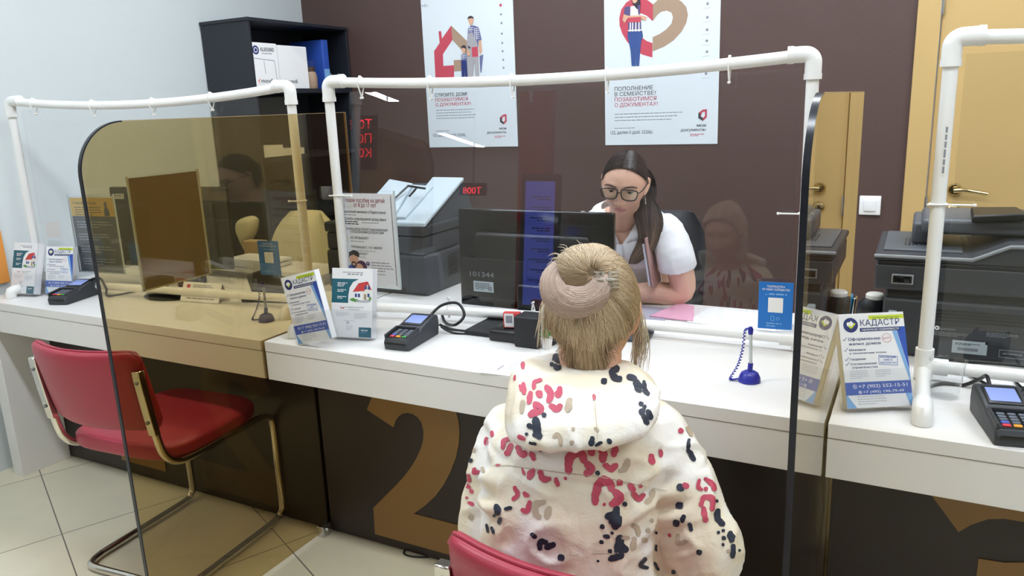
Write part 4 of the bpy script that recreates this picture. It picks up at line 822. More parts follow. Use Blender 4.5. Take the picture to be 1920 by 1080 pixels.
MB().lathe([(0, .001), (.034, .001), (.038, .01), (.04, .06), (.035, .085), (.030, .092), (0, .092)], (BX - .055, a.y, SH1), None, 28).build('filling', M('print_tan'), t); MB().lathe([(.031, .093), (.034, .12), (.036, .125), (.036, .15), (.03, .152)], (BX - .055, a.y, SH1), None, 28).build('jar_neck', M('acrylic_thin'), t); MB().lathe([(0, .092), (.03, .092), (.03, .118), (0, .118)], (BX - .055, a.y, SH1), None, 28).build('dark_filling', mat('umber', '#4a3326', .6), t)
a = BK(632, 150, BX - .02)
t = thing('dog_figurine', 'small grey dog figurine at the right on the upper shelf of the bookcase', 'figurine', (BX - .05, a.y, SH1))
b = MB(); c0 = Vector((BX - .05, a.y, SH1)); b.ell(c0 + Vector((0, 0, .045)), (.018, .032, .018)); b.ell(c0 + Vector((.004, -.03, .064)), (.014, .018, .015)); b.ell(c0 + Vector((.004, -.05, .058)), (.007, .012, .007))
for sy in (-.022, .022):
    for sx in (-.009, .009): b.tube([c0 + Vector((sx, sy, .04)), c0 + Vector((sx, sy, .001))], [.007, .0055], 8)
b.tube(spline([c0 + Vector((0, .028, .05)), c0 + Vector((0, .045, .065)), c0 + Vector((0, .048, .088))]), [.005 - .0002 * i for i in range(17)], 8)
for sx in (-.01, .01): b.ell(c0 + Vector((sx, -.026, .079)), (.004, .006, .009))
b.build('dog_body', M('grey'), t)
t = thing('paper_stack', 'stack of cream papers on the middle shelf of the bookcase', 'papers', (BX - .12, 3.3, SH2))
a = BK(497, 290); b_ = BK(536, 290); MB().box((BX - .12, (a.y + b_.y) / 2, SH2 + .03), (.21, b_.y - a.y, .058)).build('sheets', M('paper_cream'), t, smooth=0)
a = BK(537, 290); b_ = BK(578, 290); MB().box((BX - .13, (a.y + b_.y) / 2, SH2 + .018), (.21, b_.y - a.y, .034)).build('sheets', M('paper_cream'), t, smooth=0)

# orange board on the white wall beyond the left frame
t = thing('orange_board', 'orange board on the white wall at the far left edge', 'board', (XL, 1.66, .9))
MB().rbox((XL + .007, 1.655, .89), (.012, .22, .216), .003).build('board', mat('orange_board', '#f0a04a', .5, var=.06), t)

# ------------------------------------------------------------------ behind the left counter
ch = thing('office_chair', 'cream leather office chair behind the left counter', 'chair', (-2.72, 2.93, 0))
cr = M('cream_leather'); prof = []
cx, cy = -2.66, 2.82
rings = []
for i in range(13):
    v = -1 + 2 * i / 12; z = .70 + .25 * v; hw = .215 * (1 - abs(max(0, v)) ** 2.6 * .55) * (1 - max(0, -v) ** 3 * .15); th = .045 * math.sqrt(max(.04, 1 - abs(v) ** 6))
    rings.append([Vector((cx + hw * math.copysign(abs(math.cos(a)) ** .55, math.cos(a)), cy + .05 * (math.cos(a)) ** 2 * -1 + th * math.copysign(abs(math.sin(a)) ** .8, math.sin(a)) + .06 * v, z)) for a in [2 * PI * k / 36 for k in range(36)]])
MB().loft(rings).build('backrest', cr, ch, smooth=60)
MB().rbox((cx, cy - .24, .47), (.48, .46, .10), .045).build('seat', cr, ch)
for sx, yy in ((-1, -.12), (1, -.12)):
    b = MB(); b.rbox((cx + .27 * sx, cy + yy - .1, .66), (.06, .34, .05), .02); b.rbox((cx + .27 * sx, cy + yy - .1, .56), (.03, .05, .18), .01); b.build('armrest', cr, ch)
b = MB(); b.cyl((cx, cy - .22, .08), (cx, cy - .22, .43), .03)
for k in range(5): a = 2 * PI * k / 5; b.tube([(cx, cy - .22, .09), (cx + .28 * math.cos(a), cy - .22 + .28 * math.sin(a), .06)], [.025, .015], 10); b.ell((cx + .28 * math.cos(a), cy - .22 + .28 * math.sin(a), .026), (.022, .022, .025))
b.build('base', M('black'), ch)
# second, narrow cream chair back seen from its side further left
c2_ = thing('side_chair', 'narrow cream shell chair back beside the cream office chair', 'chair', (-2.99, 2.86, 0))
tp = [(447, 432), (448, 415), (458, 408), (470, 405), (479, 409), (479, 425), (474, 442), (465, 455), (459, 461), (455, 452)]
P2 = [onY(x, y, 2.80) for x, y in tp]; cc = sum(P2, Vector()) / len(P2); PS = spline(P2, 4, True)
rg = []
for k_, dy in ((.55, -.036), (.86, -.028), (1, -.008), (1, .01), (.86, .03), (.55, .036)): rg.append([cc + (p - cc) * k_ + Vector((0, dy, 0)) for p in PS])
MB().loft(rg).build('backrest', cr, c2_, smooth=60)
b = MB(); b.tube(spline([onY(458, 458, 2.8), Vector((-2.985, 2.8, .62)), Vector((-3.0, 2.80, .43))]), .016, 10); b.rbox((-3.06, 2.78, .42), (.26, .26, .05), .02); b.cyl((-3.06, 2.78, .03), (-3.06, 2.78, .4), .02); b.lathe([(0, .02), (.10, .015), (.11, 0), (0, 0)], (-3.06, 2.78, .001)); b.build('stem', M('cream_leather'), c2_)
t = thing('shelf_riser', 'low white shelf along the back of the left counter', 'shelf', (-2.35, 2.34, H))
MB().span((-2.75, 2.25, H + .026), (-2.06, 2.44, H + .045)).build('board', M('counter_white'), t, bevel=.002)
for x in (-2.73, -2.08): MB().span((x - .012, 2.27, H), (x + .012, 2.42, H + .0255)).build('foot', M('counter_white'), t)
ZR = H + .0455
t = thing('document_stack', 'stack of white papers on the low shelf behind the left pane', 'papers', (-2.5, 2.34, ZR)); R = rotm(0, 0, .08)
for i in range(4): MB().box((-2.47 + .01 * (i % 2), 2.315, ZR + .005 + i * .0085), (.26, .12, .008), rotm(0, 0, .05 * (i % 3 - 1))).build('papers', M('paper'), t, smooth=0)
t = thing('kraft_box', 'tan cardboard box between the cream chairs behind the papers', 'box', (-2.575, 2.40, ZR)); MB().rbox((-2.575, 2.412, ZR + .044), (.10, .05, .086), .006, rotm(0, 0, .08)).build('cardboard', mat('kraft', '#b59c72', .7, var=.08), t)
t = thing('glue_bottle', 'white bottle with a blue cap behind the left monitor', 'bottle', (-2.79, 2.32, ZR)); c0 = Vector((-2.70, 2.30, ZR)); MB().lathe([(0, .0), (.016, .0), (.017, .06), (.012, .068), (0, .068)], c0, None, 20).build('bottle_body', M('white'), t); MB().lathe([(0, .068), (.013, .068), (.013, .092), (0, .092)], c0, None, 20).build('cap', M('blue'), t)
t = thing('marker', 'pink marker standing beside the white bottle', 'marker', (-2.64, 2.3, ZR)); c0 = Vector((-2.645, 2.30, ZR)); MB().lathe([(0, 0), (.008, 0), (.008, .04), (.006, .045), (.006, .062), (0, .062)], c0, None, 16).build('barrel', mat('magenta', '#c8508c', .4), t)
t = thing('tape_dispenser', 'grey tape dispenser beside the left monitor', 'tape dispenser', (-2.75, 2.22, H)); MB().rbox((-2.735, 2.19, H + .02), (.08, .05, .038), .01).build('base', M('grey'), t); b = MB(); b.lathe([(.018, -.009), (.034, -.009), (.034, .009), (.018, .009), (.018, -.009)], (-2.735, 2.19, H + .055), rotm(PI / 2), 28); b.build('tape_roll', M('paper_cream'), t)
# black tray with a raised back
t = thing('phone_stand', 'black angled tray on the left counter behind the bronze glass', 'tray', (-2.1, 2.02, H))
b = MB(); b.rbox((-2.10, 2.06, H + .008), (.21, .20, .014), .006, rotm(0, 0, .25)); b.rbox((-2.19, 2.075, H + .05), (.03, .17, .09), .008, rotm(0, -.25, .25)); b.build('tray_body', M('black'), t)
# folded name card
t = thing('name_card', 'white folded name card standing on the left counter', 'name card', (-2.33, 1.89, H))
u = Vector((math.cos(.108), math.sin(.108), 0)); bk = Vector((-u.y, u.x, 0)); hh = .0743; le = .4272; O = Vector((-2.4204, 1.8687, H + .0015)); V = Vector((0, 0, math.cos(le))) + bk * math.sin(le)
s = Sheet(O, u, V, .1827, hh, M('paper'), t=.001); s.lines(.05, .062, .10, .003, 2, M('ink_soft'), 2.2, 4, last=.95); s.poly([(.02, .052), (.028, .046), (.036, .053), (.036, .066), (.02, .066)], M('print_red'), 1); s.lines(.02, .036, .14, .0055, 1, rb, seed=2, last=1); s.lines(.05, .024, .085, .004, 1, M('ink_soft'), seed=3, last=1); s.lines(.03, .011, .13, .004, 1, M('ink_soft'), seed=5, last=1); s.build('front_leaf', t)
V2 = Vector((0, 0, math.cos(le))) - bk * math.sin(le); O2 = O + bk * 2 * hh * math.sin(le) + bk * .001; s = Sheet(O2 + u * .1827, -u, V2, .1827, hh, M('paper'), t=.001); s.build('rear_leaf', t)
# counter pens
def pen_stand(c, m, m2, label, dx):
    t = thing('counter_pen', label, 'pen', c, 'counter pens on stands'); c = Vector(c)
    MB().lathe([(0, .026), (.012, .026), (.02, .021), (.025, .010), (.026, .0), (0, 0)], c, None, 28).build('stand', m, t); MB().cyl(c + Vector((0, 0, .022)), c + Vector((.001, .002, .045)), .0065, .006, 14).build('socket', m, t)
    top = c + Vector((-.002, .004, .128)); MB().tube([c + Vector((.001, .002, .044)), top], [.0042, .004], 12).build('barrel', m2, t); b = MB(); b.tube([top - Vector((0, 0, .012)), top, top + Vector((-.001, 0, .006))], [.0055, .0065, .004], 12); b.build('cap', m, t)
    L_ = [top + Vector((-.003, 0, .002)), top + Vector((-.012 * dx, -.002, -.005)), top + Vector((-.016 * dx, -.004, -.05)), c + Vector((-.026 * dx, -.008, .04)), c + Vector((-.042 * dx, -.012, .006)), c + Vector((-.035 * dx, -.01, .003)), c + Vector((-.02 * dx, -.004, .006))]
    pth = spline(L_, 60); b = MB(); hel = []
    for i, p in enumerate(pth):
        a = i * .55; hel.append(Vector(p) + Vector((math.cos(a) * .0028, math.sin(a) * .0028, .0)))
    b.tube(hel, .0013, 6, up=Vector((0, 1, 0))); b.build('coil_cord', m, t)
pen_stand((-.327, 1.789, H + .0008), mat('pen_blue', '#2a2f9c', .3), M('acrylic_edge'), 'blue counter pen on a round stand, on the middle counter', 1)
pen_stand((-1.885, 1.775, H + .0008), mat('pen_violet', '#2e2a5c', .3), M('grey'), 'dark violet counter pen behind the left bronze glass', 1.2)
s = Sheet((.0385 + .007, 1.9342, 1.23), (0, 0, 1), (-1, 0, 0), .11, .0075, M('pvc'), t=.0004); s.lines(.004, .0015, .10, .0042, 1, M('ink_soft'), seed=4, last=1); s.build('pipe_print', fr3)
# clear cup
t = thing('plastic_cup', 'clear plastic cup on the right counter behind the pipe post', 'cup', (.083, 1.85, H)); MB().lathe([(0, .001), (.026, .001), (.027, .003), (.0355, .082), (.0375, .084), (.0375, .087), (.0345, .087), (.0262, .005), (0, .003)], (.083, 1.85, H), None, 40).build('cup_wall', M('cup_plastic'), t)
# cables
def cable(pts, r, label, par=None, m='black', grp=None):
    b = MB().tube(spline(pts, 10), r, 10); o = b.build('cable', M(m)); tag(o, label, 'cable', grp); return o
z = H + .004
cable([(-1.30, 1.86, .79), (-1.275, 1.90, .825), (-1.23, 1.925, .832), (-1.20, 1.915, .80), (-1.225, 1.90, .77), (-1.31, 1.97, z), (-1.42, 2.12, z)], .0045, 'black cable arching up from the middle card terminal')
cable([(-1.262, 1.87, .775), (-1.235, 1.90, z), (-1.15, 1.91, z), (-1.06, 1.96, z), (-.98, 2.03, z + .004), (-.94, 2.12, z)], .0042, 'black cable running from the terminal to the monitor foot')
cable([(-1.252, 1.862, .772), (-1.21, 1.87, z), (-1.12, 1.895, z), (-1.07, 1.91, z + .003)], .0035, 'black cable lying on the middle counter nearest the customer')
cable([(-1.13, 2.02, z), (-1.11, 1.98, z), (-1.09, 1.935, z + .001), (-1.13, 1.925, z + .002), (-1.155, 1.95, z + .004), (-1.12, 1.975, z + .006), (-1.06, 1.99, z + .012)], .0022, 'thin black cable curled in a small loop under the middle pane')
cable([(-2.90, 1.835, .775), (-2.86, 1.815, .81), (-2.79, 1.81, .825), (-2.745, 1.80, .79), (-2.76, 1.82, z), (-2.72, 1.95, z), (-2.70, 2.04, z)], .0045, 'black cable looping behind the left card terminal')
cable([(.168, 1.80, .775), (.16, 1.87, .80), (.15, 1.91, .78), (.12, 1.93, z), (.08, 1.925, z), (.045, 1.885, z)], .0042, 'black cable beside the clear cup on the right counter')
cable([(.205, 1.795, .775), (.23, 1.86, .79), (.24, 1.92, z + .006), (.23, 2.02, z), (.30, 2.05, z), (.34, 2.0, z), (.33, 1.93, z), (.26, 1.9, z + .004), (.18, 1.925, z + .006), (.12, 2.04, z)], .0035, 'coiled black cable behind the right card terminal')
cable([(.33, 2.06, z + .02), (.24, 2.075, z + .018), (.15, 2.07, z + .016), (.075, 2.05, z + .01), (.05, 2.07, z)], .006, 'thick black cable under the right pipe rail')
p0, p1, p2_ = onZ(757, 1036, .004), onZ(772, 1043, .004), onZ(805, 1044, .004); cable([(p0.x, YP + .03, .012), p0, p1, p2_, (p2_.x + .02, YP + .03, .004)], .0028, 'thin black cable lying on the floor under the golden number 2')
# papers on the middle counter
q = [onZ(*p, H + .001) for p in ((930, 705), (985, 712), (985, 662), (937, 660))]
t = thing('receipt', 'white printed receipt on the counter edge beside the visitor', 'paper', q[0])
s = Sheet((-.962, 1.597, H + .0022), (1, .05, 0), (-.05, 1, 0), .13, .145, M('paper'), t=.0012); s.lines(.05, .12, .06, .003, 7, M('ink_pale'), 4., 3); s.rect(.032, .03, .036, .07, M('ink_soft'), 1); s.build('sheet', t)
t = thing('folder', 'pink folder lying under the clerk\'s elbow on the counter', 'folder', (-.66, 2.3, H)); q = [onZ(*p, H + .006) for p in ((1218, 592), (1300, 601), (1302, 574), (1275, 567))]
b = MB(); P = [Vector(p) for p in q]; b.add(P + [p - Vector((0, 0, .004)) for p in P], [(0, 1, 2, 3), (7, 6, 5, 4), (0, 4, 5, 1), (1, 5, 6, 2), (2, 6, 7, 3), (3, 7, 4, 0)]); b.build('cover', M('pink'), t, smooth=0)
t = thing('paper_sheet', 'white sheet lying on the counter to the right of the clerk', 'paper', (-.45, 2.3, H)); b = MB(); b.rbox((-.46, 2.31, H + .002), (.26, .19, .0025), .001, rotm(0, 0, -.12)); b.build('sheet', M('paper'), t)
t = thing('document_pad', 'grey lilac document pad beneath the clerk\'s forearm', 'papers', (-.8, 2.28, H)); MB().rbox((-.80, 2.27, H + .0012), (.26, .20, .0022), .001, rotm(0, 0, .05)).build('pad', mat('lilac_grey', '#a7a3b4', .6), t)
t = thing('keyboard', 'dark keyboard edge behind the middle rail beside the pink folder', 'keyboard', (-.72, 2.12, H)); MB().rbox((-.71, 2.03, H + .006), (.12, .10, .010), .003, rotm(0, 0, .1)).build('keyboard_body', M('slate'), t)
# tuft of green on the black block
t = thing('toy_plant', 'small green tuft beside the black block, half hidden by the blond hair', 'plant', (-.905, 1.85, H)); b = MB(); rr = random.Random(5)
for i in range(26):
    a = rr.uniform(0, 2 * PI); L_ = rr.uniform(.02, .036); c0 = Vector((-.893, 1.85, H + .03)); d_ = Vector((math.cos(a) * .6, math.sin(a) * .6, rr.uniform(.5, 1.1)))
    b.tube(spline([c0, c0 + d_ * L_ * .6, c0 + d_ * L_ + Vector((math.cos(a), math.sin(a), -.3)) * .01], 3), [.0022, .0022, .002, .0018, .0015, .0012, .0004], 5)
b.build('leaves', M('green'), t); MB().lathe([(0, 0), (.014, 0), (.018, .03), (0, .03)], (-.893, 1.85, H + .001), None, 18).build('pot', M('white'), t)
# black cups and a cyan stapler beside the right printer
t = thing('speaker', 'black rounded desk speaker with a pale top beside the right printer', 'speaker', (-.115, 2.2, H)); MB().lathe([(0, 0), (.033, 0), (.036, .01), (.037, .07), (.034, .092), (.026, .103), (0, .105)], (-.095, 2.285, H + .001), None, 28, sy=.8).build('speaker_body', M('black'), t); MB().lathe([(0, 0), (.024, 0), (.024, .012), (.02, .016), (0, .016)], (-.088, 2.295, H + .103), None, 24).build('speaker_top', M('paper_cream'), t)
t = thing('stapler', 'cyan stapler standing upright beside the black desk speaker', 'stapler', (-.1905, 2.3, H)); MB().rbox((-.160, 2.33, H + .052), (.022, .05, .10), .008, rotm(0, .08, 0)).build('stapler_body', mat('cyan', '#2596c8', .35), t); MB().rbox((-.144, 2.335, H + .05), (.010, .04, .09), .004, rotm(0, .08, 0)).build('stapler_jaw', M('steel'), t)

# ------------------------------------------------------------------ the hall behind the camera, seen as reflections in the panes
t = thing('info_kiosk', 'tall dark information kiosk with a lit blue screen in the hall', 'kiosk', (-2.9, -5.1, 0))
MB().rbox((-2.905, -5.1, .88), (.50, .12, 1.76), .01).build('kiosk_body', M('black'), t)
s = Sheet((-2.715, -5.035, .12), (-1, 0, 0), (0, 0, 1), .38, 1.55, mat('kiosk_screen', '#4f63d8', .3, emit=2.2))
for i in range(9): s.lines(.05, 1.35 - i * .13, .28, .012, 2, M('navy'), 2.5, 40 + i)
s.build('screen', t)
t = thing('pillar', 'orange painted pillar in the hall', 'pillar', (-3.1, -5.6, 0)); MB().span((-3.32, -5.9, 0), (-2.96, -5.45, CEIL)).build('shaft', mat('pillar_orange', '#e0572c', .5), t)
def led(c, w_, h_, rows, label, th):
    t = thing('led_display', label, 'display', c); c = Vector(c); MB().rbox(c, (w_, .06, h_), .008).build('display_case', M('black'), t); MB().cyl(c + Vector((0, 0, h_ / 2)), Vector((c.x, c.y, CEIL)), .012).build('hanger', M('grey'), t)
    s = Sheet(c + Vector((w_ / 2 - .02, .0315, -h_ / 2 + .02)), (-1, 0, 0), (0, 0, 1), w_ - .04, h_ - .04, M('black_gloss')); red = mat('led_red', '#ff2440', emit=9.)
    for i, r_ in enumerate(rows): s.text(r_, .04, h_ - .06 - th * 1.15 - i * th * 1.5, th, red, .012)
    s.build('lit_face', t)
led((-5.48, -5.0, 2.16), .66, .72, ('Т008  09', 'П011  11', 'К001  10'), 'black queue display with three rows of red text in the hall', .125)
led((-3.78, -5.0, 1.56), .36, .16, ('Т008',), 'small black queue display with one row of red text in the hall', .085)
# ------------------------------------------------------------------ people: tools
def fuse(name, b, mats, parent=None, voxel=.004, it=2, smooth=180, relax=.5, post=None, paint=None):
    """one continuous surface from overlapping shaped volumes"""
    me = bpy.data.meshes.new('raw'); me.from_pydata(b.v, [], b.f); bm = bmesh.new(); bm.from_mesh(me); bmesh.ops.recalc_face_normals(bm, faces=bm.faces[:]); bm.to_mesh(me); bm.free()
    o = bpy.data.objects.new('raw', me); COL.objects.link(o)
    r = o.modifiers.new('r', 'REMESH'); r.mode = 'VOXEL'; r.voxel_size = voxel; r.adaptivity = 0
    if it: s = o.modifiers.new('s', 'SMOOTH'); s.factor = relax; s.iterations = it
    bpy.context.view_layer.update()
    out = bpy.data.meshes.new_from_object(o.evaluated_get(bpy.context.evaluated_depsgraph_get())); out.name = name
    bpy.data.objects.remove(o); bpy.data.meshes.remove(me)
    if post: post(out)
    out.materials.clear()
    for m in (mats if isinstance(mats, (list, tuple)) else [mats]): out.materials.append(m)
    if paint:
        for p in out.polygons: p.material_index = paint(p.center)
    out.shade_smooth(); out.update()
    return link(name, out, parent)
def skinmat(name, c, sss=.12):
    m = mat(name, c, .48, spec=.4, var=.05, vs=18); b = m.node_tree.nodes['Principled BSDF']
    b.inputs['Subsurface Weight'].default_value = sss; b.inputs['Subsurface Radius'].default_value = (.012, .005, .003); b.inputs['Subsurface Scale'].default_value = .5; return m
skin = skinmat('skin', '#e6b7a0'); lips = skinmat('lips', '#c98482')
def G(x, s): return math.exp(-(x / s) ** 2)
def ss(a, b, x): t = max(0., min(1., (x - a) / (b - a))); return t * t * (3 - 2 * t)
def head_surface(d):
    """point of the head for a unit direction d in head space (x right, y to the face, z up), metres"""
    x, y, z = .0725 * d.x, .093 * d.y, .112 * d.z
    if d.y < 0: y *= 1.04
    if z < -.015:
        t = (-.015 - z) / .097; x *= 1 - .36 * t ** 1.4
        if d.y < 0: y *= 1 - .45 * t
        else: y *= 1 - .02 * t
    if z > 0: z *= 1 - .09 * ss(.02, .1, z)
    if d.y > 0:
        f = ss(0, .5, d.y); y -= .004 * f * G(x, .03) * G(z + .02, .06) * 0
        ax = abs(x)
        k = max(0, min(1, (.020 - z) / .052)); nose = (.004 + .0215 * k ** 1.2) * G(x, .0075 + .0065 * k)
        nose *= ss(.034, .012, z) if z > .012 else 1
        if z < -.032: nose *= G(z + .032, .0075)
        y += f * nose
        y += f * (.007 * G(ax - .0125, .0065) * G(z + .034, .007))                 # nostril wings
        y -= f * .0105 * G(ax - .031, .016) * G(z - .007, .0115)                   # eye sockets
        y += f * .0045 * G(ax - .030, .022) * G(z - .027, .008)                    # brow
        y += f * .0045 * G(ax - .040, .017) * G(z + .022, .02)                     # cheek
        y += f * (.0060 * G(x, .019) * G(z + .0565, .0045) + .0065 * G(x, .017) * G(z + .0675, .005) - .003 * G(x, .022) * G(z + .0620, .0018) - .003 * G(x, .004) * G(z + .047, .006))
        y += f * (.008 * G(x, .019) * G(z + .094, .013) - .004 * G(x, .02) * G(z + .080, .006))
    return Vector((x, y, z))
def add_head(b, c, R, k=1.):
    nu, nv = 132, 96; vs = [c + R @ (head_surface(Vector((0, 0, -1))) * k)]
    for j in range(1, nv):
        t = -PI / 2 + PI * j / nv
        for i in range(nu): a = 2 * PI * i / nu; vs.append(c + R @ (head_surface(Vector((math.cos(t) * math.sin(a), math.cos(t) * math.cos(a), math.sin(t)))) * k))
    vs.append(c + R @ (head_surface(Vector((0, 0, 1))) * k)); L = len(vs) - 1
    fs = [(0, 1 + (i + 1) % nu, 1 + i) for i in range(nu)]
    for j in range(nv - 2):
        p, q = 1 + j * nu, 1 + (j + 1) * nu; fs += [(p + i, p + (i + 1) % nu, q + (i + 1) % nu, q + i) for i in range(nu)]
    p = 1 + (nv - 2) * nu; fs += [(p + i, p + (i + 1) % nu, L) for i in range(nu)]
    b.add(vs, fs)
    for s in (-1, 1):   # ears: rim, bowl and lobe
        e = lambda x, y, z: c + R @ (Vector((x * s, y, z)) * k)
        b.tube([e(.070, -.002, -.028), e(.076, -.010, -.018), e(.081, -.020, .002), e(.081, -.022, .018), e(.077, -.012, .026), e(.073, .0, .020)], [.006, .0055, .0055, .0055, .005, .0045], 10)
        b.ell(e(.073, -.010, .002), (.004 * k, .013 * k, .022 * k), R @ rotm(0, 0, .35 * s)); b.ell(e(.072, -.003, -.026), (.005 * k, .007 * k, .009 * k), R)
def smoothtube(b, pts, radii, n=18, flat=1., per=6):
    P = spline([(*p, r) if False else p for p in pts], per); q = []
    rr = spline([(r, 0, 0) for r in radii], per)
    b.tube(P, [max(.002, v.x) for v in rr], n, flat=flat)
    b.ell(P[0], (rr[0].x,) * 3, nu=16, nv=10); b.ell(P[-1], (rr[-1].x,) * 3, nu=16, nv=10)
def add_hand(b, wrist, fwd, palm, side, curl=.5, k=1.):
    """palm faces 'palm'; side=+1 puts the thumb on +across"""
    f = Vector(fwd).normalized(); p = (Vector(palm) - f * Vector(palm).dot(f)).normalized(); a = f.cross(p) * side; W = Vector(wrist)
    rings = []
    for t, hw, th in ((-.01, .024, .018), (.015, .029, .016), (.04, .036, .0145), (.065, .040, .0125), (.085, .040, .0105), (.092, .036, .008)):
        rings.append([W + f * t * k + a * hw * k * math.cos(q) + p * th * k * math.sin(q) for q in [2 * PI * i / 18 for i in range(18)]])
    b.loft(rings)
    for off, L, r, dr in ((.029, .070, .0083, .06), (.010, .078, .0086, .02), (-.0095, .072, .0083, -.03), (-.028, .057, .0073, -.09)):
        base = W + f * .082 * k + a * off * k; pts = [base - f * .015 * k, base]; d = (f + a * dr).normalized(); ang = 0; cur = base
        for seg, c_ in ((.45, .35), (.31, .7), (.24, .6)):
            ang += curl * c_; dd = d * math.cos(ang) + p * math.sin(ang); cur = cur + dd * L * seg * k; pts.append(cur)
        smoothtube(b, pts, [r * k, r * 1.05 * k, r * k, r * .92 * k, r * .75 * k], 12, per=4)
    t0 = W + f * .018 * k + a * .026 * k; smoothtube(b, [t0 - a * .008 * k, t0 + a * .014 * k + f * .012 * k + p * .006 * k, t0 + a * .028 * k + f * .034 * k + p * .012 * k, t0 + a * .030 * k + f * .058 * k + p * (.014 + .012 * curl) * k], [.013 * k, .0115 * k, .0095 * k, .0075 * k], 12, per=4)
def strands(paths, name, m, parent, r0=.0007, tone=None):
    """many fine hairs in one mesh, each with its own tone"""
    V = []; F = []; T = []
    for pts, r, tn in paths:
        P = [Vector(p) for p in pts]; N = len(P); o = len(V)
        for i in range(N):
            d = (P[min(i + 1, N - 1)] - P[max(i - 1, 0)]); d = d.normalized() if d.length > 1e-9 else Vector((0, 0, 1)); x, y, _ = frame_of(d)
            w_ = r * (1 if i < N - 2 else .55 if i < N - 1 else .15); V += [P[i] + x * w_, P[i] - x * w_ * .5 + y * w_ * .87, P[i] - x * w_ * .5 - y * w_ * .87]
        for i in range(N - 1):
            for k in range(3): F.append((o + i * 3 + k, o + i * 3 + (k + 1) % 3, o + i * 3 + 3 + (k + 1) % 3, o + i * 3 + 3 + k))
        T += [tn if not isinstance(tn, tuple) else tn[0] + (tn[1] - tn[0]) * (i / (N - 1)) for i in range(N) for _ in range(3)]
    me = bpy.data.meshes.new(name); me.from_pydata([tuple(v) for v in V], [], F); me.materials.append(m)
    at = me.attributes.new('tone', 'FLOAT', 'POINT'); at.data.foreach_set('value', T); me.shade_smooth(); return link(name, me, parent)
def hairmat(name, stops, rough=.38):
    m = bpy.data.materials.new(name); m.use_nodes = True; nt = m.node_tree; b = nt.nodes['Principled BSDF']; a = nt.nodes.new('ShaderNodeAttribute'); a.attribute_name = 'tone'
    cr = nt.nodes.new('ShaderNodeValToRGB'); el = cr.color_ramp.elements
    while len(el) < len(stops): el.new(.5)
    for e, (p, c) in zip(el, stops): e.position = p; e.color = (*lin(c), 1)
    nt.links.new(a.outputs['Fac'], cr.inputs[0]); nt.links.new(cr.outputs[0], b.inputs['Base Color']); b.inputs['Roughness'].default_value = rough; b.inputs['Specular IOR Level'].default_value = .35
    MATS[name] = m; return m
def slerp(a, b, t):
    d = max(-1, min(1, a.dot(b))); w_ = math.acos(d)
    if w_ < 1e-4: return a.copy()
    return (a * math.sin((1 - t) * w_) + b * math.sin(t * w_)) / math.sin(w_)
RND = random.Random(11)
# ------------------------------------------------------------------ the visitor, seated, seen from behind
def sect(L, Rr, ry, n=40, ex=.85, tilt=0., push=0.):
    """oval section between two side points; ry = half depth; tilt raises the front"""
    L, Rr = Vector(L), Vector(Rr); c = (L + Rr) / 2; a = (Rr - L) / 2; ah = Vector((a.x, a.y, 0)).normalized(); fw = Vector((-ah.y, ah.x, 0)); c = c + fw * push
    return [c + a * math.copysign(abs(math.cos(q)) ** ex, math.cos(q)) + (fw * math.cos(tilt) + Vector((0, 0, 1)) * math.sin(tilt)) * ry * math.copysign(abs(math.sin(q)) ** ex, math.sin(q)) for q in [2 * PI * i / n for i in range(n)]]
VH = far(1110, 588, 1.325); VR = rotm(0, 0, math.radians(16)) @ rotm(math.radians(-16), 0, 0)
hip = Vector((-.43, 1.13, .50)); fwd = Vector((-.2, .98, 0))
vb = MB(); add_head(vb, VH, VR, 1.0)
nk0 = VH + VR @ Vector((0, -.02, -.07)); smoothtube(vb, [nk0, (nk0 + far(1110, 720, 1.30)) / 2, far(1108, 730, 1.30)], [.054, .052, .060])
ctr = lambda y, L, Rr, D=1.28: (far(L, y, D + .05), far(Rr, y, D - .05))
sk_sec = [sect(*ctr(780, 985, 1215), .06), sect(*ctr(820, 935, 1250), .08), sect(*ctr(900, 930, 1225), .095), sect(*ctr(985, 935, 1215), .09)]
sk_sec += [sect(hip + Vector((-.15, .0, .10)), hip + Vector((.15, .03, .10)), .095), sect(hip + Vector((-.165, 0, 0)), hip + Vector((.165, .03, 0)), .11), sect(hip + Vector((-.13, .0, -.045)), hip + Vector((.13, .03, -.045)), .08)]
vb.loft(sk_sec)
legs = []
for s in (-1, 1):
    h = hip + Vector((.085 * s, .03, -.005)); kn = hip + Vector((.11 * s - .05, .42, .0)); an = kn + Vector((0, -.04, -.41)); legs.append((h, kn, an))
    smoothtube(vb, [h, (h + kn) / 2, kn, (kn + an) / 2 + Vector((0, -.015, .04)), an], [.075, .068, .052, .048, .034]); smoothtube(vb, [an + Vector((0, -.03, -.02)), an + Vector((0, .06, -.045)), an + Vector((0, .15, -.058))], [.032, .034, .026], flat=.8)
RA = [far(1226, 822, 1.255), far(1258, 888, 1.245), far(1288, 965, 1.235), far(1312, 1035, 1.25), far(1275, 1085, 1.42), far(1215, 1085, 1.52)]
LA = [far(962, 822, 1.34), far(938, 882, 1.345), far(923, 950, 1.35), far(925, 1015, 1.37), far(955, 1060, 1.50), far(1010, 1065, 1.58)]
for A in (RA, LA): smoothtube(vb, A, [.042, .042, .040, .038, .034, .026])
add_hand(vb, RA[-1], RA[-1] - RA[-2] + Vector((0, .02, 0)), (0, 0, -1), -1, .5); add_hand(vb, LA[-1], LA[-1] - LA[-2] + Vector((0, .02, 0)), (0, 0, -1), 1, .5)
visitor = fuse('person', vb, skin, None, .0042, 3)
tag(visitor, 'person with a blond bun in a printed white hooded jacket, seated with back turned', 'person')

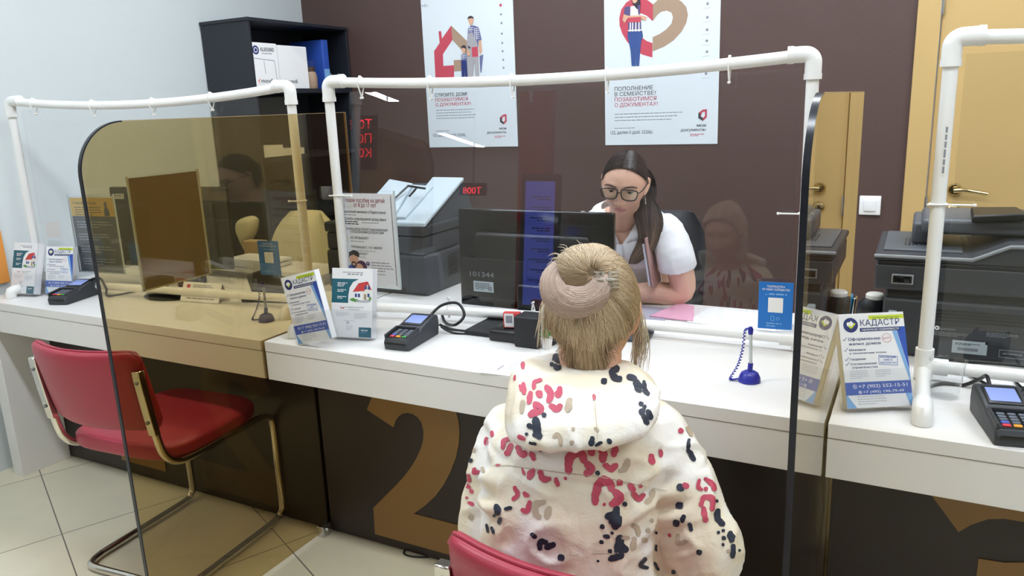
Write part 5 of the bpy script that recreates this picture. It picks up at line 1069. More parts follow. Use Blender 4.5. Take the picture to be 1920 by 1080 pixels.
# jacket: puffy torso, sleeves, then folds and the yoke step
jb = MB()
jb.loft([sect(*ctr(748, 1000, 1205), .060), sect(*ctr(770, 968, 1226), .085, push=-.006), sect(*ctr(797, 934, 1246), .11, push=-.004), sect(*ctr(845, 915, 1252), .130), sect(*ctr(905, 912, 1240), .140), sect(*ctr(985, 915, 1230), .145, push=.01), sect(*ctr(1060, 915, 1232), .15, push=.02),
         sect(hip + Vector((-.19, -.01, .06)), hip + Vector((.19, .04, .06)), .145), sect(hip + Vector((-.20, -.01, -.02)), hip + Vector((.20, .04, -.02)), .14)])
smoothtube(jb, RA[:5] + [RA[4].lerp(RA[5], .8)], [.058, .062, .064, .066, .052, .042], 24); smoothtube(jb, LA[:5] + [LA[4].lerp(LA[5], .8)], [.056, .058, .055, .056, .050, .042], 24)
yl, yr = far(875, 868, 1.2), far(1240, 928, 1.12)
def folds(amp, sc, stretch=(1, 1, 1), yoke=False):
    def f(me):
        no = [v.normal.copy() for v in me.vertices]
        for v, n in zip(me.vertices, no):
            c = v.co; q = Vector((c.x * stretch[0], c.y * stretch[1], c.z * stretch[2])) * sc
            a = noise.noise(q); r = 1 - abs(noise.noise(q * 1.7 + Vector((7, 3, 1)))) * 2
            d = amp * (.7 * a + .6 * max(0, r) ** 2 - .2)
            # gathers where the sleeves meet the body
            d += amp * .9 * math.sin((c.z - .5 * c.x) * 130 + 3 * a) * math.exp(-((c.z - .80) / .06) ** 2) * math.exp(-((abs(c.x + .45) - .135) / .035) ** 2)
            if yoke and c.y < 1.22:
                t = (c.x - yl.x) / (yr.x - yl.x); zl = yl.z + (yr.z - yl.z) * t
                d += .0035 * ss(zl - .003, zl + .001, c.z) - .0025 * math.exp(-((c.z - zl) / .005) ** 2)
            v.co = c + n * d
        me.update()
    return f
jm = bpy.data.materials.new('jacket_fabric'); jm.use_nodes = True; nt = jm.node_tree; b = nt.nodes['Principled BSDF']; tc = nt.nodes.new('ShaderNodeTexCoord'); nz = nt.nodes.new('ShaderNodeTexNoise')
nz.inputs['Scale'].default_value = 11; nz.inputs['Detail'].default_value = 1.5; nt.links.new(tc.outputs['Object'], nz.inputs['Vector']); cr = nt.nodes.new('ShaderNodeValToRGB')
for e, (p, c) in zip([cr.color_ramp.elements[0], cr.color_ramp.elements[1], cr.color_ramp.elements.new(.46), cr.color_ramp.elements.new(.56)], ((.40, '#e9ddc6'), (.62, '#eeeef2'), (.47, '#ece4d2'), (.55, '#f0ece6'))): e.position = p; e.color = (*lin(c), 1)
nt.links.new(nz.outputs['Fac'], cr.inputs[0]); nt.links.new(cr.outputs[0], b.inputs['Base Color']); b.inputs['Roughness'].default_value = .55
n2 = nt.nodes.new('ShaderNodeTexNoise'); n2.inputs['Scale'].default_value = 38; n2.inputs['Detail'].default_value = 3; n2.inputs['Distortion'].default_value = .8; nt.links.new(tc.outputs['Object'], n2.inputs['Vector']); bp = nt.nodes.new('ShaderNodeBump'); bp.inputs['Strength'].default_value = .35; bp.inputs['Distance'].default_value = .006; nt.links.new(n2.outputs['Fac'], bp.inputs['Height']); nt.links.new(bp.outputs[0], b.inputs['Normal'])
MATS['jacket_fabric'] = jm
PR = [jm, mat('print_navy', '#20283a', .55), mat('print_rose', '#c04a62', .55), mat('print_taupe', '#b9a893', .55), mat('seam_thread', '#bfb29c', .7)]
jacket = fuse('jacket', jb, PR, visitor, .0055, 5, post=folds(.0085, 9, (1, 1, 1.5), True)); jacket['label'] = 'cream white jacket with rose, navy and taupe animal print'
hb = MB(); HS = [(678, 992, 1188, 1.285, .060), (688, 976, 1203, 1.270, .085), (712, 962, 1226, 1.248, .105), (748, 953, 1240, 1.228, .112), (782, 953, 1235, 1.212, .105), (802, 968, 1212, 1.200, .09), (817, 1000, 1180, 1.192, .068), (827, 1045, 1140, 1.19, .045)]
hb.loft([sect(far(L, y - 8 * (1 if y < 720 else 0), D + .04), far(Rr, y + 18 * (1 if y < 720 else 0), D - .04), ry) for y, L, Rr, D, ry in HS])
hood = fuse('hood', hb, PR, visitor, .0055, 4, post=folds(.0075, 11)); hood['label'] = 'printed hood lying on the back'

# the print: blotches of dye following the cloth
PRINT = {1: [[(500, 75), (503, 120), 18], [(532, 62), (515, 82), 9], [(478, 108), 8], [(700, 90), (718, 115), 10], [(757, 105), (775, 135), 13], [(752, 142), (768, 170), (790, 175), 13], [(718, 186), 11], [(832, 165), (860, 175), 11], [(868, 190), (880, 225), 14], [(902, 188), (905, 225), (920, 245), 8], [(888, 290), 9], [(888, 322), (889, 332), 10], [(905, 300), (893, 338), 7], [(898, 345), (915, 378), 9], [(920, 325), (930, 352), 11],
    [(405, 362), (408, 400), (420, 440), 15], [(372, 388), (392, 396), 9], [(363, 428), 6], [(400, 432), (426, 436), 11], [(443, 340), 9], [(378, 468), (405, 472), 5], [(665, 447), (660, 472), 11], [(682, 478), (706, 466), 6], [(738, 455), (745, 466), 8], [(232, 283), (235, 300), 9], [(262, 268), (265, 280), 7], [(690, 607), 9], [(813, 748), 9], [(775, 770), (768, 800), (735, 805), 15], [(785, 815), (768, 850), 16], [(748, 830), 8], [(710, 852), 9], [(755, 880), 6], [(720, 895), (737, 900), 8], [(706, 922), 8], [(790, 905), (790, 945), (815, 955), 17], [(745, 965), 8], [(775, 965), (795, 985), (747, 1000), 12],
    [(225, 760), (231, 790), 12], [(215, 801), 6], [(265, 772), (291, 766), 7], [(241, 815), (237, 836), 7], [(180, 845), (186, 877), 5], [(203, 858), (211, 880), 6], [(388, 888), (402, 899), 8], [(424, 952), (428, 922), (452, 924), 11], [(455, 947), (486, 934), 12], [(522, 995), 13], [(907, 1000), (885, 1030), (915, 1042), 8], [(950, 1020), (966, 1052), 6], [(957, 940), (957, 960), 6], [(957, 880), 6], [(1108, 455), (1103, 490), 7], [(1105, 500), (1131, 545), 9], [(1070, 673), 14], [(1235, 735), 6], [(1240, 780), (1238, 815), (1262, 842), 12], [(1243, 880), 6], [(1265, 872), 6], [(1268, 905), 8], [(1265, 935), 6], [(1298, 885), (1305, 915), 13], [(1312, 940), (1308, 990), 9], [(1340, 962), 5], [(1065, 755), 14], [(1085, 805), (1079, 826), 9], [(1050, 836), 13], [(1111, 840), (1118, 868), 8], [(1155, 970), 10], [(110, 510), 6], [(90, 560), 6], [(106, 548), 8], [(690, 1010), 5], [(1040, 1060), 8]],
  2: [[(395, 217), (398, 190), (427, 180), 8], [(420, 245), 14], [(455, 213), (474, 245), (463, 275), 12], [(516, 220), (506, 252), 12], [(474, 300), (500, 312), (518, 300), 12], [(405, 292), (422, 315), (383, 338), 15], [(347, 198), (350, 240), 9], [(381, 240), (374, 282), 10], [(330, 205), (336, 228), 5], [(345, 103), (344, 122), 8], [(672, 250), (674, 268), 6], [(328, 438), (352, 450), 8], [(310, 160), (306, 178), 4], [(180, 448), (177, 472), 8], [(204, 418), (203, 435), 6], [(253, 492), (260, 460), (287, 450), 8], [(292, 480), (273, 518), 11], [(323, 490), (335, 515), (357, 520), 12], [(383, 518), (397, 542), 9], [(427, 505), 5],
    [(557, 598), (558, 550), (577, 517), (615, 520), (626, 548), 16], [(640, 565), (661, 590), (638, 608), 15], [(660, 510), 15], [(703, 487), (716, 520), (714, 547), 15], [(769, 493), (764, 522), 13], [(724, 572), (750, 586), (772, 570), 12], [(933, 528), (940, 557), 12], [(977, 503), (978, 527), 8], [(343, 588), (351, 614), 5], [(391, 595), (374, 627), 12], [(425, 600), (440, 635), (466, 634), 11], [(498, 633), (506, 662), 9], [(541, 630), 6], [(125, 588), (120, 605), (142, 600), 8], [(240, 570), (223, 571), 4], [(678, 740), (683, 690), (702, 645), (740, 648), (752, 678), 16], [(770, 695), (791, 720), (757, 747), 16], [(790, 650), 12], [(838, 663), (851, 682), 12], [(854, 702), (876, 722), (898, 708), 11], [(720, 750), 6],
    [(309, 673), (320, 705), (303, 727), 9], [(353, 700), (367, 710), 9], [(376, 740), (367, 780), (344, 775), 9], [(1070, 412), 10], [(1155, 638), (1149, 670), (1166, 682), 7], [(1184, 633), (1216, 660), (1226, 682), 9], [(1185, 680), 8], [(1093, 665), 12], [(1163, 752), (1178, 720), (1214, 724), (1215, 772), 10], [(1174, 768), (1186, 824), 10], [(1022, 893), 7], [(75, 658), (100, 672), 8], [(94, 618), (101, 642), 8], [(110, 690), 8], [(98, 744), (116, 751), 7], [(88, 720), 5], [(885, 665), 7]],
  3: [[(561, 273), (550, 317), 12], [(346, 278), (339, 327), 9], [(489, 440), (505, 428), (520, 450), (520, 477), 8], [(576, 405), 7], [(678, 401), (692, 411), 5], [(570, 468), 8], [(826, 548), (817, 580), (793, 596), 11], [(941, 688), (936, 720), (913, 740), 10], [(442, 738), (405, 750), (404, 790), (421, 806), 11], [(466, 768), (455, 807), 11], [(854, 845), (871, 860), (875, 890), 9], [(920, 870), 9], [(905, 915), 10], [(856, 908), (850, 952), 10], [(804, 900), (827, 905), 9], [(938, 825), 7], [(1099, 398), (1117, 432), 7], [(1060, 893), (1059, 930), (1096, 920), 9], [(107, 810), 10], [(120, 500), 8], [(160, 585), (165, 600), 7], [(1290, 965), 7]],
  4: [[(130, 577), (200, 573), (260, 572), (330, 579), (400, 588), (480, 598), (560, 608), (630, 616), (700, 625), (770, 637), (850, 655), (930, 672), (1005, 690), 1.5], [(672, 245), (677, 300), (682, 350), (687, 400), (690, 450), 1.1], [(560, 985), (680, 976), (800, 974), (900, 978), 1.4]]}
def dye(objs, strokes, origin, ray):
    """blotches become faces of the cloth mesh itself, a hair above it"""
    trees = []
    for o in objs: trees.append((o, BVHTree.FromPolygons([v.co.copy() for v in o.data.vertices], [tuple(p.vertices) for p in o.data.polygons]), MB()))
    for m, S in strokes.items():
        for st in S:
            r = st[-1]; pts = [Vector((p[0], p[1], 0)) for p in st[:-1]]
            if len(pts) == 1: pts = [pts[0] - Vector((r * .25, r * .3, 0)), pts[0] + Vector((r * .25, r * .3, 0))]
            P = spline(pts, 7 if len(pts) > 2 else 8); d0 = (P[1] - P[0]).normalized(); d1 = (P[-1] - P[-2]).normalized()
            cap = [.25, .6, .85]; P = [P[0] - d0 * r * (1 - (1 - (1 - q) ** 2) ** .5 if False else math.sqrt(max(0, 1 - q * q))) for q in cap] + P + [P[-1] + d1 * r * math.sqrt(max(0, 1 - q * q)) for q in cap[::-1]]
            W_ = [q for q in cap] + [1] * (len(P) - 6) + cap[::-1]; N = len(P); grid = []; hits = []
            for i in range(N):
                d = (P[min(i + 1, N - 1)] - P[max(i - 1, 0)]).normalized(); n = Vector((-d.y, d.x, 0)); wa, wc = (1 + .38 * noise.noise(P[i] * .055 + Vector((m * 9, q_, 0))) for q_ in (0., 5.)); tp = .72 + .42 * math.sin(PI * (i + .5) / N)
                grid.append([P[i] + n * r * 1.15 * W_[i] * tp * (wa if u < 0 else wc) * u for u in (-1, -.5, 0, .5, 1)])
            best = None
            c = grid[N // 2][2]; o_, d_ = ray(c)
            for k, (o, tr, mb) in enumerate(trees):
                h = tr.ray_cast(o_, d_)
                if h[0] is not None and (best is None or h[3] < best[1]): best = (k, h[3])
            if best is None: continue
            o, tr, mb = trees[best[0]]; vs = []; ok = True; dm = best[1]
            for row in grid:
                for g in row:
                    o_, d_ = ray(g); h = tr.ray_cast(o_, d_)
                    vs.append(None if h[0] is None or abs(h[3] - dm) > .09 else h[0] + h[1] * .0012 * (1 if h[1].dot(d_) < 0 else -1))
            idx = {}; V = []
            for i, v in enumerate(vs):
                if v is not None: idx[i] = len(V); V.append(v)
            F = []
            for i in range(N - 1):
                for k in range(4):
                    q = (i * 5 + k, i * 5 + k + 1, i * 5 + 6 + k, i * 5 + 5 + k)
                    if all(t in idx for t in q) and max((vs[q[0]] - vs[q[1]]).length, (vs[q[1]] - vs[q[2]]).length, (vs[q[0]] - vs[q[3]]).length) < .0055 + .0006 * r: F.append(tuple(idx[t] for t in q))
            mb.add(V, F, m)
    for o, tr, mb in trees:
        me = o.data; bm = bmesh.new(); bm.from_mesh(me); vv = [bm.verts.new(v) for v in mb.v]
        for f, m in zip(mb.f, mb.m):
            try: q = bm.faces.new([vv[i] for i in f]); q.material_index = m; q.smooth = True
            except ValueError: pass
        bm.to_mesh(me); bm.free()
dye([jacket, hood], PRINT, None, lambda g: (CO, sight(840 + g.x / 2.455, 640 + g.y / 2.455).normalized()))
# the same print on the parts turned away: front and flanks
rr = random.Random(4); side = {1: [], 2: [], 3: []}
for i in range(60):
    a, z = rr.uniform(.3, PI - .3), rr.uniform(.5, .92); r = rr.choice([9, 12, 15]); x0 = a * 300; y0 = z * 1000; ln = rr.uniform(10, 35); b_ = rr.uniform(0, 6)
    side[rr.choice([1, 2, 2, 3])].append([(x0, y0), (x0 + ln * math.cos(b_), y0 + ln * math.sin(b_)), (x0 + ln * math.cos(b_ + .8) * 1.4, y0 + ln * math.sin(b_ + .8) * 1.4), r])
jc = Vector((-.45, 1.13, 0))
dye([jacket], side, None, lambda g: (jc + Vector((math.cos(g.x / 300), math.sin(g.x / 300), 0)) * .9 + Vector((0, 0, g.y / 1000)), -Vector((math.cos(g.x / 300), math.sin(g.x / 300), 0))))
# trousers and shoes, in the dark under the counter
tb = MB()
for h, kn, an in legs: smoothtube(tb, [h, (h + kn) / 2, kn, (kn + an) / 2 + Vector((0, -.015, .04)), an + Vector((0, 0, .03))], [.088, .08, .064, .058, .05])
fuse('trousers', tb, mat('trouser_black', '#1c1d22', .7), visitor, .007, 3, post=folds(.004, 14))
for h, kn, an in legs:
    b = MB(); smoothtube(b, [an + Vector((0, -.035, -.022)), an + Vector((0, .06, -.043)), an + Vector((0, .165, -.056))], [.042, .044, .034], flat=.8); fuse('shoe', b, mat('shoe_white', '#d8d8d4', .5), visitor, .005, 2)

# hair
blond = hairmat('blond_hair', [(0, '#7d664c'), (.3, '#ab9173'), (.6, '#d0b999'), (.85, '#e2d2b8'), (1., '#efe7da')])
rose = hairmat('rose_blond_hair', [(0, '#7d6656'), (.4, '#a58d7d'), (.75, '#c2ab9c'), (1., '#dccdc0')])
HRX, HRY, HRZ = .0825, .101, .112
def onskull(d, k=1.): return VH + VR @ (Vector((d.x * HRX * (1 - .42 * max(0, -d.z) ** 1.3), d.y * HRY - .004, d.z * HRZ + .004)) * k)
def hairline(a):   # a: azimuth from the face; lowest covered elevation
    c = math.cos(a)
    return math.radians(38) * ss(.45, .95, c) + math.radians(-4) * (1 - ss(.2, .8, c)) + math.radians(-22) * ss(.1, .45, -c) + math.radians(-30) * ss(.5, .95, -c)
bund = (VR.inverted() @ (far(1098, 540, 1.26) - VH)); bund = Vector((bund.x / HRX, bund.y / HRY, bund.z / HRZ)).normalized()
cap = MB(); nu, nv = 64, 30; vs = []
for j in range(nv + 1):
    for i in range(nu):
        a = 2 * PI * i / nu; e0 = hairline(a) + .02; e = e0 + (PI / 2 - e0) * j / nv; k = .965 + .03 * ss(0, .15, j / nv); vs.append(onskull(Vector((math.cos(e) * math.sin(a), math.cos(e) * math.cos(a), math.sin(e))), k))
cap.add(vs, [(j * nu + i, j * nu + (i + 1) % nu, (j + 1) * nu + (i + 1) % nu, (j + 1) * nu + i) for j in range(nv) for i in range(nu)])
co = cap.build('hair_base', mat('blond_base', '#857259', .6), visitor)
paths = []
for i in range(6500):
    a = RND.uniform(0, 2 * PI); e = hairline(a) + abs(RND.gauss(0, .28)) if RND.random() < .75 else RND.uniform(hairline(a), 1.4)
    d = Vector((math.cos(e) * math.sin(a), math.cos(e) * math.cos(a), math.sin(e)))
    lock = noise.noise(Vector((a * 3.2, e * 1.5, 1))); k0 = 1.0 + .012 * lock + RND.uniform(-.012, .018); end = (bund + Vector((RND.gauss(0, .09), RND.gauss(0, .09), RND.gauss(0, .09)))).normalized()
    N = 9; pts = []; sw = .10 * math.sin(a * 2) + RND.gauss(0, .03)
    for q in range(N):
        t = q / (N - 1); p = slerp(d, end, t); axis = end.cross(d); axis = axis.normalized() if axis.length > 1e-4 else Vector((1, 0, 0)); p = (p + axis * sw * math.sin(PI * t) * .35).normalized(); pts.append(onskull(p, k0 + .05 * math.sin(PI * min(1, t * 1.1)) * .5 + .03 * t ** 3))
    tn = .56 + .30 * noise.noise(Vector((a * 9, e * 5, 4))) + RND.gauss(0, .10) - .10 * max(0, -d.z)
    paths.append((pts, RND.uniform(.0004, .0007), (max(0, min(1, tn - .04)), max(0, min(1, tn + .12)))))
for i in range(700):   # short nape hair running up the neck
    x = RND.gauss(0, .021); z0 = -.108 + 14 * x * x + abs(RND.gauss(0, .012)); a = PI - x * 12
    st = VH + VR @ Vector((x, -.062 - .004 * RND.random(), z0)); e1 = math.radians(-30) + RND.uniform(-.1, .25); d = Vector((math.cos(e1) * math.sin(a), math.cos(e1) * math.cos(a), math.sin(e1)))
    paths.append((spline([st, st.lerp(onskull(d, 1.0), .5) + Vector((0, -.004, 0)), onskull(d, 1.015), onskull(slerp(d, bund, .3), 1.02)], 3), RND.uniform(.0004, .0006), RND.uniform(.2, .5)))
# pale ringlets beside the right cheek and loose flyaways
def px(x, y, D): return far(x, y, D)
for i in range(90):
    x0 = RND.gauss(1192, 6); x1 = RND.gauss(1203, 7) - 6; yl_ = RND.uniform(640, 705); D = 1.31 + RND.uniform(-.015, .03)
    paths.append((spline([px(x0 - 14, 560, D - .01), px(x0 + 4, 598, D), px(x1 + 4, (598 + yl_) / 2, D + .01), px(x1 + RND.gauss(0, 4), yl_, D + .015)], 4), RND.uniform(.0005, .0009), RND.uniform(.75, 1)))
for i in range(46):
    x0 = RND.gauss(1034, 8); yl_ = RND.uniform(600, 668); D = 1.30 + RND.uniform(-.02, .02); paths.append((spline([px(x0 + 8, 545, D), px(x0 - 10, 580, D), px(x0 - 14 + RND.gauss(0, 4), yl_, D)], 5), RND.uniform(.0004, .0008), RND.uniform(.5, 1)))
for i in range(60):
    a = RND.uniform(PI * .55, PI * 1.25) if RND.random() < .6 else RND.uniform(0, 2 * PI); r0 = RND.uniform(40, 56); cx_, cy_ = 1092, 512; D = 1.245; ln = RND.uniform(8, 30); b_ = a + RND.uniform(-.5, .9)
    p0 = (cx_ + r0 * math.cos(a), cy_ - r0 * .8 * math.sin(a)); paths.append((spline([px(*p0, D), px(p0[0] + ln * .6 * math.cos(b_), p0[1] - ln * .6 * math.sin(b_), D + .01), px(p0[0] + ln * math.cos(b_ + .5), p0[1] - ln * math.sin(b_ + .5), D + .015)], 4), .0004, RND.uniform(.6, 1)))
for i in range(26):
    y0 = RND.uniform(500, 560); paths.append((spline([px(1050, y0, 1.25), px(1030, y0 + RND.uniform(-4, 10), 1.25), px(1020 + RND.gauss(0, 5), y0 + RND.uniform(10, 30), 1.26)], 4), .0005, RND.uniform(.6, 1)))
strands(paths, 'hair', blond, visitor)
# bun: a knob of radiating hair over a twisted rose-tinted roll
kc = far(1096, 508, 1.262); kr = Vector((.050, .045, .040)); bun = []
BR_ = Matrix((CR, CU, -CF)).transposed()
MB().ell(kc, (.047, .040, .040), BR_, 32, 20).build('bun_core', MATS['blond_base'], visitor)
pole = Vector((.20, -.08, .97)).normalized()
for i in range(2600):
    d = Vector((RND.gauss(0, 1), RND.gauss(0, 1), RND.gauss(0, 1))).normalized()
    if d.dot(pole) > .75: continue
    pts = []; tw = RND.gauss(.25, .1); ax = pole.cross(d)
    if ax.length < 1e-3: continue
    ax.normalize(); k = RND.uniform(1.0, 1.05)
    for q in range(9):
        t = q / 8; p = slerp(pole, d, t); p = (p + ax * tw * math.sin(PI * t) * .5).normalized(); dim = 1 - .30 * math.exp(-(t / .16) ** 2)
        pts.append(kc + BR_ @ Vector((p.x * .0505 * k * dim, p.y * .043 * k * dim, p.z * .043 * k * dim)))
    tn = .60 + .25 * noise.noise(d * 5) + RND.gauss(0, .1); bun.append((pts, RND.uniform(.00035, .0006), (max(0, tn - .25), min(1, tn + .12))))
strands(bun, 'bun', blond, visitor)
cl = [far(1052, 498, 1.262), far(1036, 525, 1.25), far(1046, 556, 1.238), far(1078, 568, 1.232), far(1108, 560, 1.228), far(1124, 535, 1.232), far(1118, 512, 1.245)]
CP = spline(cl, 6); rad = [.010 + .0155 * math.sin(PI * (i + 2) / (len(CP) + 3)) for i in range(len(CP))]
rb_ = MB(); rb_.tube(CP, [r * .9 for r in rad], 18); rb_.build('bun_roll_core', mat('rose_base', '#937b6b', .6), visitor)
roll = []; fr_ = []; px_ = None
for i in range(len(CP)):
    d = (CP[min(i + 1, len(CP) - 1)] - CP[max(i - 1, 0)]).normalized(); x = frame_of(d)[0] if px_ is None else (px_ - d * px_.dot(d)).normalized(); px_ = x; fr_.append((x, d.cross(x)))
for i in range(1900):
    a0 = RND.uniform(0, 2 * PI); tw = 1.6 + RND.gauss(0, .15); s0 = RND.randint(0, 6); s1 = len(CP) - 1 - RND.randint(0, 4); k = RND.uniform(.95, 1.06)
    pts = [CP[j] + (fr_[j][0] * math.cos(a0 + tw * j / len(CP)) + fr_[j][1] * math.sin(a0 + tw * j / len(CP))) * rad[j] * k for j in range(s0, s1 + 1, 2)]
    tn = .68 + .3 * noise.noise(Vector((math.cos(a0) * 3, math.sin(a0) * 3, 2))) + RND.gauss(0, .1); roll.append((pts, RND.uniform(.00035, .0006), max(0, min(1, tn))))
strands(roll, 'bun_roll', rose, visitor)
# clear claw clip
cm_ = mat('clip_plastic', '#efe9da', .12); cm_.node_tree.nodes['Principled BSDF'].inputs['Transmission Weight'].default_value = .55
kp = far(1136, 525, 1.225); cu, cr_ = CU, CR; b = MB()
for s in (-1, 1):
    base = kp + cr_ * .006 * s
    for j in range(5): o_ = cu * (-.012 + .006 * j); b.tube(spline([base + o_ + CF * -.004, base + o_ + cr_ * .009 * s - CF * .006, base + o_ * 1.1 + cr_ * .015 * s + CF * .004, base + o_ * 1.1 + cr_ * .012 * s + CF * .018], 4), .0014, 8)
    b.tube([base - cu * .014 - CF * .005, base + cu * .014 - CF * .005], .0024, 8); b.rbox(base + cr_ * .004 * s - CF * .006, (.010, .004, .016), .0015, BR_)
b.tube([kp - cr_ * .009 - CF * .006, kp + cr_ * .009 - CF * .006], .0028, 8); b.build('hair_clip', cm_, visitor)

red_chair((-.405, 1.148, 0), math.radians(3), 'red vinyl chair on which the visitor in the printed jacket sits', True)
# ------------------------------------------------------------------ the clerk behind the middle counter
KH = far(1171, 346, 2.49); KS = .94
KR = rotm(0, 0, PI + math.radians(9)) @ rotm(math.radians(-15), 0, 0) @ rotm(0, math.radians(-6), 0)
KL = lambda x, y, z: KH + KR @ (Vector((x, y, z)) * KS)
KRi = KR.inverted()
xc, SH_R = -.895, far(1250, 436, 2.56)
cb_ = MB(); add_head(cb_, KH, KR, KS)
smoothtube(cb_, [KL(0, -.022, -.06), KL(0, -.03, -.11), Vector((xc, 2.505, 1.0))], [.052, .050, .062])
def tor(dr=0., zs=None):
    L = [(1.062, .055, .045, 2.50), (1.042, .115, .062, 2.505), (1.00, .160, .085, 2.52), (.93, .162, .108, 2.535), (.85, .148, .100, 2.565), (.74, .138, .095, 2.60), (.62, .165, .115, 2.63), (.50, .175, .125, 2.64), (.45, .15, .11, 2.64)]
    return [[Vector((xc + (rx + dr) * math.copysign(abs(math.cos(q)) ** .9, math.cos(q)), cy + (ry + dr) * math.copysign(abs(math.sin(q)) ** .9, math.sin(q)), z)) for q in [2 * PI * i / 40 for i in range(40)]] for z, rx, ry, cy in L if zs is None or zs(z)]
cb_.loft(tor())
for s in (-1, 1): cb_.ell((xc + .07 * s, 2.455, .925), (.062, .055, .058))
el = onZ(1278, 546, .792); wr = onZ(1150, 553, .782)
KA = [SH_R, far(1266, 478, 2.50), el, el.lerp(wr, .5) + Vector((0, 0, .002)), wr]
smoothtube(cb_, KA, [.050, .046, .041, .036, .024]); add_hand(cb_, wr, (wr - el) + Vector((0, -.03, -.01)), (0, 0, -1), 1, .35, .95)
lsh = Vector((2 * xc - SH_R.x, SH_R.y + .01, SH_R.z - .005)); lel = Vector((-1.135, 2.41, .795)); lwr = Vector((-1.03, 2.27, .785))
smoothtube(cb_, [lsh, (lsh + lel) / 2, lel, (lel + lwr) / 2, lwr], [.050, .046, .041, .036, .024]); add_hand(cb_, lwr, lwr - lel, (0, 0, -1), -1, .35, .95)
klegs = []
for s in (-1, 1):
    h = Vector((xc + .085 * s, 2.60, .495)); kn = Vector((xc + .10 * s, 2.20, .50)); an = Vector((xc + .10 * s, 2.22, .085)); klegs.append((h, kn, an))
    smoothtube(cb_, [h, (h + kn) / 2, kn, (kn + an) / 2, an], [.075, .066, .05, .047, .033]); smoothtube(cb_, [an + Vector((0, .03, -.02)), an + Vector((0, -.06, -.045)), an + Vector((0, -.14, -.058))], [.03, .032, .024], flat=.8)
def lip(c):
    q = KRi @ (c - KH) / KS
    if q.y < .07: return 0
    w = .0225 * (1 - .25 * abs(q.x) / .0225)
    return 1 if abs(q.x) < .0225 and -.0735 + .010 * (abs(q.x) / .0225) ** 2 < q.z < -.0525 - .0085 * (abs(q.x) / .0225) ** 2 else 0
clerk = fuse('person', cb_, [skin, lips], None, .0028, 2, relax=.4, paint=lip)
tag(clerk, 'person with glasses and long dark hair in a white short-sleeved shirt behind the monitor', 'person')
# face details
for s in (-1, 1):
    e0 = Vector((.0305 * s, .0672, .0065)); w0 = KH + KR @ (e0 * KS)
    eye_ = MB().ell(w0, (.0122,) * 3, KR, 24, 16).build('eye', mat('eye_white', '#e8e4e0', .2), clerk)
    g = (KR @ Vector((-.05 * 1, 1, -.22))).normalized(); b = MB(); x, y, _ = frame_of(g); c = w0 + g * .0117
    b.add([c + (x * math.cos(a) + y * math.sin(a)) * .0058 for a in [2 * PI * k / 20 for k in range(20)]] + [c + g * .0008], [(k, (k + 1) % 20, 20) for k in range(20)]); b.build('iris', mat('iris', '#3d3a30', .15), eye_)
    lid = MB(); vs = []; n_ = 14
    for j in range(7):
        for i in range(n_ + 1):
            a = -1.25 + 2.5 * i / n_; e = .02 + 1.3 * j / 6 - .10 * abs(a) ; vs.append(w0 + KR @ (Vector((math.cos(e) * math.sin(a), math.cos(e) * math.cos(a), math.sin(e))) * .0130))
    lid.add(vs, [(j * (n_ + 1) + i, j * (n_ + 1) + i + 1, (j + 1) * (n_ + 1) + i + 1, (j + 1) * (n_ + 1) + i) for j in range(6) for i in range(n_)]); lid.build('eyelid', skin, eye_)
    MB().tube(vs[:n_ + 1], [.0004 + .0010 * math.sin(PI * i / n_) for i in range(n_ + 1)], 6).build('eyelashes', M('black'), eye_)
    bp_ = spline([KL(.012 * s, .0905, .0225), KL(.028 * s, .0905, .0280), KL(.042 * s, .084, .0275), KL(.054 * s, .073, .0215)], 5)
    MB().tube(bp_, [.0022 + .0018 * math.sin(PI * (i + 3) / 20) for i in range(len(bp_))], 8, flat=.6).build('eyebrow', mat('brow_brown', '#3e2e28', .7), clerk)
lens_ = []; gm = mat('frame_plum', '#2a2029', .2); gl = glass('lens_glass', (.90, .975, .93), 1.62, gl=(.55, 1., .78)); b = MB()
for s in (-1, 1):
    out_ = [(-.026, .016), (-.018, .0185), (.016, .0175), (.027, .013), (.0275, .002), (.022, -.013), (.010, -.0185), (-.010, -.0185), (-.0215, -.013), (-.026, .0)]
    P = spline([(KL((.0335 + u * (1 if s > 0 else 1) * s) if False else (.0335 + (u)) * s, .1015 - .05 * ((.0335 + u)) ** 2 / .06 * .5, .0035 + v)) for u, v in out_], 4, True)
    b.tube(P, .0020, 8, closed=True); c = sum(P, Vector()) / len(P); l = MB(); l.add(P + [c], [(i, (i + 1) % len(P), len(P)) for i in range(len(P))]); lens_.append(l)
    b.tube(spline([KL(.0605 * s, .0985, .013), KL(.068 * s, .092, .014), KL(.074 * s, .06, .0135), KL(.080 * s, .0, .013), KL(.079 * s, -.018, .004)], 4), .0018, 8)
b.tube(spline([KL(-.0085, .1035, .010), KL(0, .106, .012), KL(.0085, .1035, .010)], 5), .0017, 8); gls = b.build('glasses', gm, clerk)
for l in lens_: l.build('lens', gl, gls)
e0 = KL(-.0745, -.001, -.037); b = MB(); b.tube([e0, e0 + Vector((0, 0, -.008))], .0008, 6); b.ell(e0 + Vector((0, 0, -.013)), (.0025, .0025, .004)); b.ell(e0 + Vector((0, 0, -.022)), (.003, .003, .005)); b.build('earring', M('steel'), clerk)
